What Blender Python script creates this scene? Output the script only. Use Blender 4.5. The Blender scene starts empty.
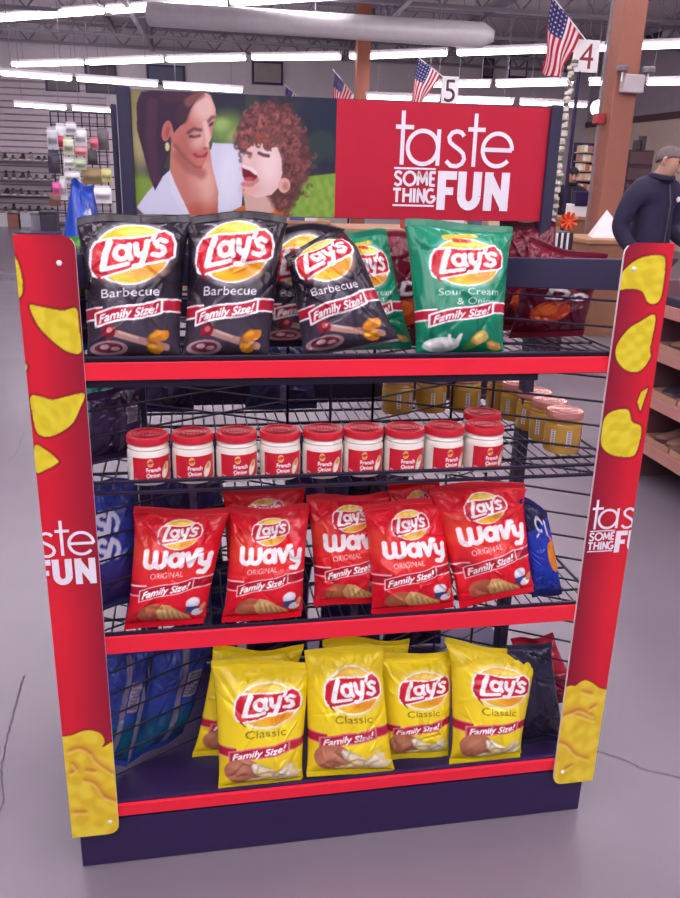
import bpy, bmesh, math, random
import numpy as np
from mathutils import Vector, Matrix

scene = bpy.context.scene
COL = scene.collection
PI = math.pi

# ------------------------------------------------------------------ camera
CAM = np.array([-.3128, -1.4755, 1.4606])
YAW, PITCH, ROLL, FPX = .1861, -.3257, .028, 814.6


def cam_axes():
    f = np.array([math.sin(YAW) * math.cos(PITCH), math.cos(YAW) * math.cos(PITCH), math.sin(PITCH)])
    r = np.array([math.cos(YAW), -math.sin(YAW), 0.])
    u = np.cross(r, f)
    c, s = math.cos(ROLL), math.sin(ROLL)
    return c * r + s * u, -s * r + c * u, f


AX_R, AX_U, AX_F = cam_axes()
cd = bpy.data.cameras.new('camera')
cam = bpy.data.objects.new('camera', cd)
COL.objects.link(cam)
m = Matrix.Identity(4)
for i in range(3):
    m[i][0], m[i][1], m[i][2], m[i][3] = AX_R[i], AX_U[i], -AX_F[i], CAM[i]
cam.matrix_world = m
cd.sensor_fit = 'VERTICAL'
cd.sensor_height = 24
cd.sensor_width = 24
cd.lens = FPX / 898 * 24
cd.clip_start = .05
cd.clip_end = 200
scene.camera = cam


def ray(px, py):
    return (px - 340) / FPX * AX_R - (py - 449) / FPX * AX_U + AX_F


def on_plane(px, py, p, n):
    d = ray(px, py)
    t = np.dot(np.array(p) - CAM, n) / np.dot(d, n)
    return CAM + t * d


def at(px, py, Y):
    return on_plane(px, py, (0, Y, 0), np.array([0, 1., 0]))


def atx(px, py, X):
    return on_plane(px, py, (X, 0, 0), np.array([1., 0, 0]))


def atz(px, py, Z):
    return on_plane(px, py, (0, 0, Z), np.array([0, 0, 1.]))


# ------------------------------------------------------------------ colour + materials
def lin(c):
    c = np.asarray(c, float) / 255.
    return np.where(c <= .04045, c / 12.92, ((c + .055) / 1.055) ** 2.4)


def mat(name, rgb, rough=.5, spec=.5, metal=0., vary=.06, scale=8., emit=0., coat=0., bump=0., trans=0.):
    mt = bpy.data.materials.new(name)
    mt.use_nodes = True
    nt = mt.node_tree
    b = nt.nodes['Principled BSDF']
    c = lin(rgb)
    b.inputs['Roughness'].default_value = rough
    b.inputs['Specular IOR Level'].default_value = spec
    b.inputs['Metallic'].default_value = metal
    b.inputs['Coat Weight'].default_value = coat
    b.inputs['Transmission Weight'].default_value = trans
    if vary or bump:
        tc = nt.nodes.new('ShaderNodeTexCoord')
        nz = nt.nodes.new('ShaderNodeTexNoise')
        nz.inputs['Scale'].default_value = scale
        nz.inputs['Detail'].default_value = 4
        nt.links.new(tc.outputs['Object'], nz.inputs['Vector'])
        mx = nt.nodes.new('ShaderNodeMix')
        mx.data_type = 'RGBA'
        mx.inputs['A'].default_value = (*np.clip(c * (1 - vary * 2), 0, 1), 1)
        mx.inputs['B'].default_value = (*np.clip(c * (1 + vary * 2), 0, 1), 1)
        nt.links.new(nz.outputs['Fac'], mx.inputs['Factor'])
        nt.links.new(mx.outputs['Result'], b.inputs['Base Color'])
        if bump:
            bp = nt.nodes.new('ShaderNodeBump')
            bp.inputs['Strength'].default_value = bump
            bp.inputs['Distance'].default_value = .01
            nt.links.new(nz.outputs['Fac'], bp.inputs['Height'])
            nt.links.new(bp.outputs['Normal'], b.inputs['Normal'])
    else:
        b.inputs['Base Color'].default_value = (*c, 1)
    if emit:
        b.inputs['Emission Color'].default_value = (*c, 1)
        b.inputs['Emission Strength'].default_value = emit
    return mt


def mat_print(name, rough=.4, spec=.5, coat=0., bump=0., bscale=60.):
    """printed surface: ink colours come from the 'print' attribute"""
    mt = bpy.data.materials.new(name)
    mt.use_nodes = True
    nt = mt.node_tree
    b = nt.nodes['Principled BSDF']
    a = nt.nodes.new('ShaderNodeAttribute')
    a.attribute_name = 'print'
    nt.links.new(a.outputs['Color'], b.inputs['Base Color'])
    b.inputs['Roughness'].default_value = rough
    b.inputs['Specular IOR Level'].default_value = spec
    b.inputs['Coat Weight'].default_value = coat
    b.inputs['Coat Roughness'].default_value = .12
    if bump:
        tc = nt.nodes.new('ShaderNodeTexCoord')
        nz = nt.nodes.new('ShaderNodeTexNoise')
        nz.inputs['Scale'].default_value = bscale
        nz.inputs['Detail'].default_value = 2
        nt.links.new(tc.outputs['Object'], nz.inputs['Vector'])
        bp = nt.nodes.new('ShaderNodeBump')
        bp.inputs['Strength'].default_value = bump
        bp.inputs['Distance'].default_value = .004
        nt.links.new(nz.outputs['Fac'], bp.inputs['Height'])
        nt.links.new(bp.outputs['Normal'], b.inputs['Normal'])
    return mt


M = {}
M['black'] = mat('black_enamel', (44, 29, 74), .45, .4, vary=.05)
M['wire'] = mat('black_wire', (30, 22, 46), .4, .4, vary=.04)
M['strip'] = mat('red_price_strip', (242, 36, 60), .42, .4, vary=.03)
M['core'] = mat('white_board_core', (232, 220, 226), .6, vary=.02)
M['white'] = mat('white_plastic', (240, 238, 240), .4, vary=.02)
M['letter'] = mat('white_ink', (238, 232, 242), .5, vary=.01)
M['board'] = mat_print('printed_board', .38, .4)
M['poster'] = mat_print('printed_photo', .4, .35)
M['film'] = mat_print('glossy_film', .15, .42, 0., .16, 30.)
M['label'] = mat_print('paper_label', .35, .5)
M['signred'] = mat('sign_red', (190, 30, 56), .4, .35, vary=.02)
M['lidred'] = mat('red_lid', (205, 32, 52), .3, .5, vary=.04)
M['cream'] = mat('cream_dip', (238, 232, 222), .25, .5, coat=.5, vary=.03)
M['queso'] = mat('yellow_dip', (206, 158, 62), .2, .5, coat=.6, vary=.1, scale=30)
M['lidsheen'] = mat('red_lid_pale_sheen', (226, 150, 140), .18, .6, metal=.3, vary=.03)  # red lid paled to pink: the ceiling's reflection is in the colour


def new_obj(name, me, parent=None, loc=None):
    o = bpy.data.objects.new(name, me)
    COL.objects.link(o)
    if parent:
        o.parent = parent
    if loc is not None:
        o.location = loc
    return o


def tag(o, label=None, cat=None, group=None, kind=None):
    if label: o['label'] = label
    if cat: o['category'] = cat
    if group: o['group'] = group
    if kind: o['kind'] = kind
    return o


def thing(name, label, cat, loc=(0, 0, 0), rz=0., group=None):
    o = new_obj(name, None, None, tuple(float(v) for v in loc))
    o.empty_display_size = .05
    o.rotation_euler = (0, 0, rz)
    return tag(o, label, cat, group)


def dup(root, loc=None, rz=None, label=None, group=None):
    r = root.copy()
    COL.objects.link(r)
    if loc is not None: r.location = tuple(float(v) for v in loc)
    if rz is not None: r.rotation_euler = (0, 0, rz)
    if label: r['label'] = label
    if group: r['group'] = group
    for ch in list(root.children):
        c = ch.copy()
        COL.objects.link(c)
        c.parent = r
        for g in list(ch.children):
            d = g.copy()
            COL.objects.link(d)
            d.parent = c
    return r


class MB:
    def __init__(s):
        s.v = []
        s.f = []

    def add(s, vs, fs):
        n = len(s.v)
        s.v += [tuple(float(c) for c in p) for p in vs]
        s.f += [tuple(i + n for i in f) for f in fs]
        return s

    def box(s, x0, x1, y0, y1, z0, z1):
        return s.add([(x, y, z) for z in (z0, z1) for y in (y0, y1) for x in (x0, x1)],
                     [(0, 2, 3, 1), (4, 5, 7, 6), (0, 1, 5, 4), (2, 6, 7, 3), (0, 4, 6, 2), (1, 3, 7, 5)])

    def tube(s, pts, r, n=6, cap=True):
        pts = [np.asarray(p, float) for p in pts]
        rs = r if hasattr(r, '__len__') else [r] * len(pts)
        rings = []
        prev = None
        for i, p in enumerate(pts):
            d = pts[min(i + 1, len(pts) - 1)] - pts[max(i - 1, 0)]
            d = d / (np.linalg.norm(d) + 1e-12)
            if prev is None:
                a = np.array([0, 0, 1.]) if abs(d[2]) < .9 else np.array([1., 0, 0])
            else:
                a = prev
            b = np.cross(d, a)
            b /= np.linalg.norm(b) + 1e-12
            a = np.cross(b, d)
            prev = a
            rings.append([p + rs[i] * (math.cos(t) * a + math.sin(t) * b) for t in np.arange(n) * 2 * PI / n])
        vs = [q for rg in rings for q in rg]
        fs = [(i * n + k, i * n + (k + 1) % n, (i + 1) * n + (k + 1) % n, (i + 1) * n + k)
              for i in range(len(pts) - 1) for k in range(n)]
        if cap:
            fs += [tuple(range(n - 1, -1, -1)), tuple((len(pts) - 1) * n + k for k in range(n))]
        return s.add(vs, fs)

    def bar(s, p, q, w, h):
        """rectangular bar between two points, width w sideways, height h upwards"""
        p, q = np.asarray(p, float), np.asarray(q, float)
        d = (q - p) / np.linalg.norm(q - p)
        up = np.array([0, 0, 1.]) if abs(d[2]) < .95 else np.array([0, 1., 0])
        sd = np.cross(d, up)
        sd /= np.linalg.norm(sd)
        up = np.cross(sd, d)
        c = [(-1, -1), (1, -1), (1, 1), (-1, 1)]
        vs = [e + a * sd * w / 2 + b * up * h / 2 for e in (p, q) for a, b in c]
        return s.add(vs, [(0, 1, 2, 3), (7, 6, 5, 4), (0, 4, 5, 1), (1, 5, 6, 2), (2, 6, 7, 3), (3, 7, 4, 0)])

    def lathe(s, prof, n=32, cx=0, cy=0):
        vs = [(cx + r * math.cos(t), cy + r * math.sin(t), z) for r, z in prof for t in np.arange(n) * 2 * PI / n]
        fs = [(i * n + k, i * n + (k + 1) % n, (i + 1) * n + (k + 1) % n, (i + 1) * n + k)
              for i in range(len(prof) - 1) for k in range(n)]
        fs += [tuple(range(n - 1, -1, -1)), tuple((len(prof) - 1) * n + k for k in range(n))]
        return s.add(vs, fs)

    def prism(s, poly, y0, y1):
        """poly of (x,z), extruded along y"""
        n = len(poly)
        vs = [(x, y0, z) for x, z in poly] + [(x, y1, z) for x, z in poly]
        return s.add(vs, [tuple(range(n)), tuple(range(2 * n - 1, n - 1, -1))] +
                     [(i, i + n, (i + 1) % n + n, (i + 1) % n) for i in range(n)])

    def build(s, name, m, parent=None, smooth=False, loc=None, bevel=0.):
        me = bpy.data.meshes.new(name)
        me.from_pydata(s.v, [], s.f)
        me.materials.append(m)
        if smooth:
            me.shade_smooth()
            me.set_sharp_from_angle(angle=math.radians(40))
        me.update()
        o = new_obj(name, me, parent, loc)
        if bevel:
            bv = o.modifiers.new('edge', 'BEVEL')
            bv.width = bevel
            bv.segments = 2
            bv.limit_method = 'ANGLE'
        return o


def grid_mesh(name, P, m, parent=None, colors=None, smooth=True, wrap=False, loc=None, extra=None):
    """P: (nv,nu,3) array of points, optional colours (nv,nu,3) in sRGB 0-255"""
    nv, nu = P.shape[:2]
    idx = np.arange(nv * nu).reshape(nv, nu)
    if wrap:
        nx = np.roll(idx, -1, axis=1)
        q = np.stack([idx[:-1], nx[:-1], nx[1:], idx[1:]], -1).reshape(-1, 4)
    else:
        q = np.stack([idx[:-1, :-1], idx[:-1, 1:], idx[1:, 1:], idx[1:, :-1]], -1).reshape(-1, 4)
    me = bpy.data.meshes.new(name)
    me.vertices.add(nv * nu)
    me.vertices.foreach_set('co', np.ascontiguousarray(P, dtype=np.float32).ravel())
    nf = len(q)
    me.loops.add(nf * 4)
    me.polygons.add(nf)
    me.loops.foreach_set('vertex_index', q.astype(np.int32).ravel())
    me.polygons.foreach_set('loop_start', np.arange(nf, dtype=np.int32) * 4)
    if smooth:
        me.polygons.foreach_set('use_smooth', np.ones(nf, bool))
    me.update(calc_edges=True)
    if colors is not None:
        ca = me.color_attributes.new('print', 'FLOAT_COLOR', 'POINT')
        c = np.ones((nv * nu, 4), np.float32)
        c[:, :3] = lin(np.clip(colors, 0, 255)).reshape(-1, 3)
        ca.data.foreach_set('color', c.ravel())
    me.materials.append(m)
    me.validate()
    return new_obj(name, me, parent, loc)


# ------------------------------------------------------------------ printing (numpy ink on a canvas)
_fontcache = {}


def text_tris(body):
    """triangles of a line of text in the default font, cap height about .7, starting at x=0"""
    if body in _fontcache: return _fontcache[body]
    cu = bpy.data.curves.new('t', 'FONT')
    cu.body = body
    cu.resolution_u = 3
    cu.fill_mode = 'FRONT'
    ob = bpy.data.objects.new('t', cu)
    COL.objects.link(ob)
    dg = bpy.context.evaluated_depsgraph_get()
    me = bpy.data.meshes.new_from_object(ob.evaluated_get(dg))
    me.calc_loop_triangles()
    v = np.array([x.co[:2] for x in me.vertices])
    t = np.array([x.vertices[:] for x in me.loop_triangles])
    bpy.data.objects.remove(ob)
    bpy.data.curves.remove(cu)
    bpy.data.meshes.remove(me)
    _fontcache[body] = (v, t)
    return v, t


def arc(cx, cy, rx, ry, a0, a1, n=14):
    return [(cx + rx * math.cos(math.radians(a)), cy + ry * math.sin(math.radians(a))) for a in np.linspace(a0, a1, n)]


def smooth(pts, closed=True, n=6):
    p = [np.array(q, float) for q in pts]
    N = len(p)
    out = []
    for i in range(N if closed else N - 1):
        a, b, c, d = (p[(i + k) % N] if closed else p[min(max(i + k, 0), N - 1)] for k in (-1, 0, 1, 2))
        for t in np.linspace(0, 1, n, endpoint=False):
            out.append(tuple(.5 * (2 * b + (c - a) * t + (2 * a - 5 * b + 4 * c - d) * t * t + (3 * b - a - 3 * c + d) * t ** 3)))
    if not closed: out.append(tuple(p[-1]))
    return out


class Canvas:
    """u in 0..W, v in 0..H, v up; ss = supersampling"""

    def __init__(s, nu, nv, W, H, base, ss=2, u0=0., v0=0.):
        s.nu, s.nv, s.ss = nu, nv, ss
        u = (np.arange(nu * ss) + .5) / (nu * ss) * W + u0
        v = (np.arange(nv * ss) + .5) / (nv * ss) * H + v0
        s.X, s.Y = np.meshgrid(u, v)
        s.img = np.zeros(s.X.shape + (3,))
        s.img[:] = base

    clip = 1.

    def put(s, mask, col, a=1.):
        w = (np.clip(mask, 0, 1) * s.clip)[..., None] * a
        s.img = s.img * (1 - w) + np.asarray(col, float) * w

    def polymask(s, pts):
        x, y = s.X, s.Y
        ins = np.zeros(x.shape, bool)
        n = len(pts)
        for i in range(n):
            (x1, y1), (x2, y2) = pts[i], pts[(i + 1) % n]
            if y1 == y2: continue
            c = ((y1 > y) != (y2 > y)) & (x < (x2 - x1) * (y - y1) / (y2 - y1) + x1)
            ins ^= c
        return ins

    def poly(s, pts, col, a=1.): s.put(s.polymask(pts), col, a)

    def dist(s, pts):
        d = np.full(s.X.shape, 1e9)
        for (x1, y1), (x2, y2) in zip(pts[:-1], pts[1:]):
            dx, dy = x2 - x1, y2 - y1
            t = np.clip(((s.X - x1) * dx + (s.Y - y1) * dy) / (dx * dx + dy * dy + 1e-12), 0, 1)
            d = np.minimum(d, np.hypot(s.X - x1 - t * dx, s.Y - y1 - t * dy))
        return d

    def stroke(s, pts, r, col, a=1., soft=0.):
        d = s.dist(pts)
        s.put((d < r) if not soft else np.clip((r + soft - d) / soft, 0, 1), col, a)

    def outline(s, pts, r, col, a=1.): s.stroke(list(pts) + [pts[0]], r, col, a)

    def ell(s, cx, cy, rx, ry, col, rot=0., a=1., soft=0.):
        c, n = math.cos(math.radians(rot)), math.sin(math.radians(rot))
        dx, dy = s.X - cx, s.Y - cy
        e = np.hypot((dx * c + dy * n) / rx, (-dx * n + dy * c) / ry)
        s.put((e < 1) if not soft else np.clip((1 + soft - e) / (2 * soft), 0, 1), col, a)

    def text(s, body, fn, col, bold=0.):
        v, t = text_tris(body)
        P = np.array([fn(x, y) for x, y in v])
        px, py = s.X[0], s.Y[:, 0]
        m = np.zeros(s.X.shape, bool)
        for tri in t:
            a, b, c = P[tri]
            i0, i1 = np.searchsorted(px, [min(a[0], b[0], c[0]), max(a[0], b[0], c[0])])
            j0, j1 = np.searchsorted(py, [min(a[1], b[1], c[1]), max(a[1], b[1], c[1])])
            if i1 <= i0 or j1 <= j0: continue
            X, Y = s.X[j0:j1, i0:i1], s.Y[j0:j1, i0:i1]
            e = [(q[0] - p[0]) * (Y - p[1]) - (q[1] - p[1]) * (X - p[0]) for p, q in ((a, b), (b, c), (c, a))]
            m[j0:j1, i0:i1] |= ((e[0] >= 0) & (e[1] >= 0) & (e[2] >= 0)) | ((e[0] <= 0) & (e[1] <= 0) & (e[2] <= 0))
        if bold:
            k = max(1, int(round(bold / (px[1] - px[0]))))
            mm = m.copy()
            for dx in range(-k, k + 1):
                for dy in range(-k, k + 1):
                    if dx * dx + dy * dy <= k * k + .5: mm |= np.roll(np.roll(m, dx, 1), dy, 0)
            m = mm
        s.put(m, col)

    def noise(s, amp, freq, seed):
        rg = np.random.default_rng(seed)
        n = np.zeros(s.X.shape)
        for k in range(10):
            a = rg.uniform(0, 2 * PI)
            f = freq * rg.uniform(.5, 2)
            n += np.sin((s.X * math.cos(a) + s.Y * math.sin(a)) * f + rg.uniform(0, 6))
        return n * amp / 3

    def out(s):
        return s.img.reshape(s.nv, s.ss, s.nu, s.ss, 3).mean((1, 3))


def fit_text(body, x0, x1, y0, h, slant=0., rise=0.):
    v, _ = text_tris(body)
    a, b = v[:, 0].min(), v[:, 0].max()
    k = (x1 - x0) / (b - a)

    def fn(x, y):
        X = x0 + (x - a) * k
        Y = y0 + y / .73 * h + (X - x0) * rise
        return X + y / .73 * h * slant, Y
    return fn


# ------------------------------------------------------------------ bag artwork   (u 0..1, v 0..H with H = height/width)
YEL, ORA, RED, DRED, WHT = (242, 190, 44), (226, 132, 30), (200, 26, 46), (150, 16, 36), (246, 244, 244)


def logo(c, cx, cy, w, rot=0., soft_glow=True):
    cr, sr = math.cos(math.radians(rot)), math.sin(math.radians(rot))

    def T(p): return (cx + w * (p[0] * cr - p[1] * sr), cy + w * (p[0] * sr + p[1] * cr))

    def TT(pts): return [T(p) for p in pts]
    if soft_glow: c.ell(cx, cy, w * .525, w * .455, WHT, rot, .42, .08)
    c.ell(*T((.0, .0)), w * .475, w * .41, WHT, rot)
    c.ell(*T((.0, .0)), w * .445, w * .385, YEL, rot)
    c.ell(*T((.14, -.2)), w * .22, w * .13, ORA, rot - 10, .75, .5)
    c.ell(*T((.1, .29)), w * .22, w * .05, (255, 228, 120), rot - 5, .9, .5)
    ban = [(-.40, .21), (-.2, .225), (.0, .20), (.2, .21), (.38, .27), (.46, .2), (.50, .08), (.49, -.08), (.43, -.12),
           (.25, -.145), (.05, -.16), (-.1, -.20), (-.3, -.235), (-.40, -.25), (-.47, -.2), (-.49, -.05), (-.46, .12)]
    c.outline(TT(ban), w * .03, WHT)
    c.poly(TT(ban), RED)
    c.poly(TT([(-.49, -.05), (-.47, -.2), (-.40, -.25), (-.33, -.38), (-.42, -.28), (-.50, -.12)]), DRED)
    r1 = w * .037
    for pts, r in (([(-.25, .19), (-.31, .05), (-.36, -.15)], r1 * 1.1), ([(-.37, -.16), (-.2, -.145), (-.06, -.125)], r1 * .8),
                   (arc(-.12, .03, .078, .085, 20, 340), r1 * .9), ([(-.03, .12), (-.045, .0), (-.02, -.06)], r1 * .95),
                   ([(.05, .12), (.055, .0), (.09, -.035), (.15, .0)], r1 * .95), ([(.185, .14), (.155, -.02), (.10, -.17), (.02, -.17)], r1 * .95),
                   ([(.27, .225), (.245, .16)], r1 * .75),
                   ([(.40, .12), (.34, .15), (.28, .11), (.31, .055), (.37, .03), (.385, -.03), (.33, -.07), (.25, -.045)], r1 * .85)):
        c.stroke(TT(pts), r, WHT)


def ribbon(c, v0, rise, fill, line, tcol=WHT, body='Family Size!', l=.17, r=.78, hh=.062):
    """flat bands at both edges and a rising centre banner with lettering"""
    vb = v0 + .02
    c.poly([(0, vb - hh), (l + .03, vb - hh), (l + .03, vb + hh), (0, vb + hh)], fill)
    for e in (-hh, hh): c.stroke([(0, vb + e), (l + .02, vb + e)], .009, line)
    vr = v0 + rise * .75
    c.poly([(r - .03, vr - hh), (1, vr - hh + .01), (1, vr + hh + .01), (r - .03, vr + hh)], fill)
    for e in (-hh, hh): c.stroke([(r - .02, vr + e), (1, vr + e + .01)], .009, line)

    def g(u): return v0 - .035 + rise * (u - l) / (r - l) + .012 * math.sin((u - l) / (r - l) * 2 * PI)
    us = np.linspace(l - .05, r + .02, 16)
    h2 = hh * 1.12
    pts = [(u, g(u) - h2) for u in us] + [(u, g(u) + h2) for u in us[::-1]]
    c.poly(pts, fill if fill[0] < 170 or line != WHT else fill)
    c.outline(pts, .011 if fill[1] > 20 else .006, line)
    v, _ = text_tris(body)
    a, b = v[:, 0].min(), v[:, 0].max()
    k = (r - l - .02) / (b - a)

    def fn(x, y):
        u = l - .015 + (x - a) * k
        return u + y * .03, g(u) - h2 * .66 + y / .73 * h2 * 1.34
    c.text(body, fn, tcol, .006)


def chip(c, cx, cy, rx, ry, rot, col=(214, 130, 50), seed=0):
    rg = np.random.default_rng(seed)
    a = np.linspace(0, 2 * PI, 12, endpoint=False)
    pts = []
    cr, sr = math.cos(math.radians(rot)), math.sin(math.radians(rot))
    for t in a:
        k = rg.uniform(.82, 1.12)
        x, y = rx * k * math.cos(t), ry * k * math.sin(t)
        pts.append((cx + x * cr - y * sr, cy + x * sr + y * cr))
    col = np.array(col, float)
    c.poly(pts, col)
    c.ell(cx - rx * .25, cy + ry * .3, rx * .5, ry * .35, np.clip(col * 1.25 + 15, 0, 255), rot, .7, .4)
    c.stroke(pts[3:9], rx * .07, col * .75, .6)


def art_bbq(nu, nv, H=1.42):
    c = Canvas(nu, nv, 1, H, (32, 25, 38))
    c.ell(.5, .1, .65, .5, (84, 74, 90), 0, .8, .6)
    k = H / 1.42
    ribbon(c, .42 * k, .1, (178, 32, 56), WHT)
    logo(c, .49, 1.045 * k, .80, 4)
    c.text('Barbecue', fit_text('Barbecue', .19, .77, .60 * k, .095), (228, 222, 232), 0)
    c.stroke([(.27, .24), (.5, .17), (.85, .08)], .035, (196, 150, 140))
    c.stroke([(.36, .24), (.55, .175)], .012, (226, 190, 176))
    c.ell(.25, .25, .075, .07, (140, 34, 50)); c.ell(.26, .26, .03, .03, (196, 110, 110))
    c.ell(.24, .08, .2, .075, (188, 150, 160)); c.ell(.24, .085, .15, .05, (120, 50, 66)); c.ell(.2, .095, .05, .025, (214, 180, 184)); c.ell(.31, .075, .05, .02, (206, 160, 166))
    chip(c, .77, .185, .12, .062, 15, (222, 138, 40), 1)
    chip(c, .73, .07, .10, .052, -10, (232, 150, 44), 2)
    return c.out()


def art_green(nu, nv, H=1.5):
    c = Canvas(nu, nv, 1, H, (14, 122, 92))
    c.ell(.5, 1.1, .6, .6, (20, 142, 106), 0, .7, .6)
    ribbon(c, .42, .12, (184, 30, 56), WHT)
    logo(c, .52, 1.06, .72, 2)
    c.stroke([(.33, 1.36), (.62, 1.40)], .03, (212, 184, 60)); c.stroke([(.42, 1.33), (.55, 1.32)], .025, (196, 60, 44))
    c.text('Sour Cream', fit_text('Sour Cream', .22, .86, .665, .085), (212, 226, 222), 0)
    c.text('& Onion', fit_text('& Onion', .40, .82, .55, .085), (212, 226, 222), 0)
    c.ell(.26, .09, .2, .085, (206, 216, 214)); c.ell(.25, .1, .13, .045, (240, 242, 240))
    for x, a in ((.4, 60), (.44, 80), (.36, 110)): c.stroke([(x, .1), (x + .09 * math.cos(math.radians(a)), .1 + .1 * math.sin(math.radians(a)))], .018, (232, 238, 230))
    c.ell(.62, .1, .12, .05, (90, 150, 60), 30, .9)
    chip(c, .68, .16, .11, .08, 20, (206, 176, 96), 3)
    chip(c, .86, .07, .1, .05, -20, (200, 150, 80), 4)
    return c.out()


def art_classic(nu, nv, H=1.6):
    Y = (236, 208, 30)
    c = Canvas(nu, nv, 1, H, Y)
    c.ell(.5, .9, .5, .8, (246, 222, 44), 0, .6, .6)
    ribbon(c, .50, .10, (178, 28, 58), (214, 120, 120))
    logo(c, .55, 1.13, .72, 2)
    c.text('Classic', fit_text('Classic', .30, .76, .72, .105), (118, 104, 26), 0)
    c.ell(.28, .24, .22, .20, (182, 116, 88), -20); c.ell(.24, .29, .1, .08, (204, 142, 110), -20, .7, .5)
    for i, (x, y, rx, ry, ro) in enumerate(((.46, .28, .1, .06, -50), (.55, .22, .13, .07, -35), (.62, .14, .15, .07, -15), (.76, .2, .12, .06, 30), (.83, .12, .12, .06, 10), (.45, .09, .12, .045, 5))):
        chip(c, x, y, rx * 1.2, ry * 1.2, ro, ((236, 222, 188), (242, 226, 176), (232, 206, 140))[i % 3], 10 + i)
    c.ell(.78, .32, .06, .05, (240, 216, 120), 0, .8, .4)
    return c.out()


def art_wavy(nu, nv, H=1.4):
    R = (222, 24, 44)
    c = Canvas(nu, nv, 1, H, R)
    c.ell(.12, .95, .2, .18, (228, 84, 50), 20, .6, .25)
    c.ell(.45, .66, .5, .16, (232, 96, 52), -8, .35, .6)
    ribbon(c, .42, .12, (176, 18, 42), (240, 200, 206), l=.18, r=.74)
    logo(c, .51, 1.15, .47, 3, False)
    W_, S = WHT, .032
    x0, y0 = .16, .77
    for pts in (arc(.22, y0 + .03, .055, .06, 180, 360), [(.165, y0 + .03), (.165, y0 + .16)], [(.275, y0 + .03), (.275, y0 + .15)], arc(.33, y0 + .03, .055, .06, 180, 360), [(.385, y0 + .03), (.385, y0 + .15)],
                arc(.505, y0 + .055, .06, .075, 0, 360), [(.575, y0 + .13), (.58, y0 - .02)],
                [(.635, y0 + .13), (.685, y0 - .02), (.745, y0 + .17), (.775, y0 + .17)],
                [(.79, y0 + .10), (.80, y0 + .01), (.85, y0 - .02), (.885, y0 + .01)], [(.90, y0 + .11), (.895, y0 - .06), (.86, y0 - .12), (.80, y0 - .11)]):
        c.stroke(pts, S, W_)
    c.text('ORIGINAL', fit_text('ORIGINAL', .24, .62, .585, .075, rise=.06), (238, 206, 206))
    c.ell(.31, .14, .17, .13, (190, 96, 70), 0); c.ell(.28, .17, .09, .07, (206, 120, 88), 0, .7, .5)
    pts = [(.40, .06), (.36, .16), (.42, .26), (.52, .24), (.65, .15), (.78, .07), (.82, .0), (.45, .0)]
    c.poly(pts, (222, 178, 112))
    for i in range(5):
        c.stroke([(.42 + i * .07, .22 - i * .035), (.47 + i * .07, .06 - i * .012)], .011, (196, 142, 84), .7)
        c.stroke([(.45 + i * .07, .22 - i * .035), (.50 + i * .07, .06 - i * .012)], .01, (240, 206, 150), .7)
    c.ell(.80, .25, .085, .075, (220, 220, 230)); c.poly([(.72, .2), (.88, .2), (.87, .11), (.73, .11)], (60, 70, 130)); c.ell(.8, .27, .065, .04, (240, 240, 244))
    c.ell(.87, .11, .07, .05, (232, 232, 236)); c.ell(.93, .17, .03, .06, (210, 150, 110), -20)
    return c.out()


def art_back(base, low=None, seam=(128, 118, 140), marks=None):
    def f(nu, nv, H=1.5):
        c = Canvas(nu, nv, 1, H, base)
        if low is not None: c.put(np.clip((.75 - c.Y) / .3, 0, 1), low)
        c.put(np.clip(c.noise(.3, 9, 5), 0, 1), np.array(base) * .7)
        if seam is not None:
            c.poly([(.46, 0), (.57, 0), (.57, H), (.46, H)], seam)
        if marks: marks(c, H)
        return c.out()
    return f


def mk_script(c, H):
    for k, y in enumerate((1.1, .78)):
        for pts in (arc(.25, y + .06, .07, .06, 40, 250), arc(.25, y - .06, .07, .06, 70, -140), [(.42, y + .12), (.36, y - .1)], arc(.45, y, .08, .1, 180, -60)):
            c.stroke(pts, .035, (214, 216, 236))


def mk_code(c, H):
    c.poly([(.60, .75), (.86, .75), (.86, 1.15), (.60, 1.15)], (150, 140, 160))
    for i in range(7): c.stroke([(.64, .8 + i * .05), (.82, .8 + i * .05)], .01, (70, 60, 90))


def mk_orange(c, H):
    c.ell(.85, .7, .24, .3, (236, 140, 36))
    c.poly([(0, 1.0), (.5, 1.2), (.9, 1.5), (0, 1.5)], (34, 28, 70))
    c.stroke(arc(.5, 1.22, .12, .1, 30, 300), .03, (222, 222, 238)); c.stroke([(.7, 1.32), (.72, 1.1)], .03, (222, 222, 238)); c.stroke([(.36, 1.0), (.46, 1.06)], .02, (222, 222, 238))
    c.poly([(.72, 1.12), (.95, 1.02), (.86, .9)], (232, 120, 90))


def mk_do(c, H):
    c.text('Do', fit_text('Do', .40, .92, .66, .2, .2), (230, 220, 230), .02)
    c.ell(.5, .40, .28, .2, (196, 70, 40), 20, .9)
    c.ell(.45, .44, .16, .1, (226, 110, 50), 20, .9)


def mk_greenfoot(c, H):
    c.poly([(0, .96), (1, .96), (1, 1.05), (0, 1.05)], (70, 150, 40))
    c.poly([(.3, 1.26), (.6, 1.34), (.55, 1.22)], (225, 225, 240), .8)
    c.poly([(0, 0), (1, 0), (1, .96), (0, .96)], (38, 30, 58))
    c.poly([(0, .5), (1, .5), (1, .6), (0, .6)], (58, 66, 40))


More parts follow.
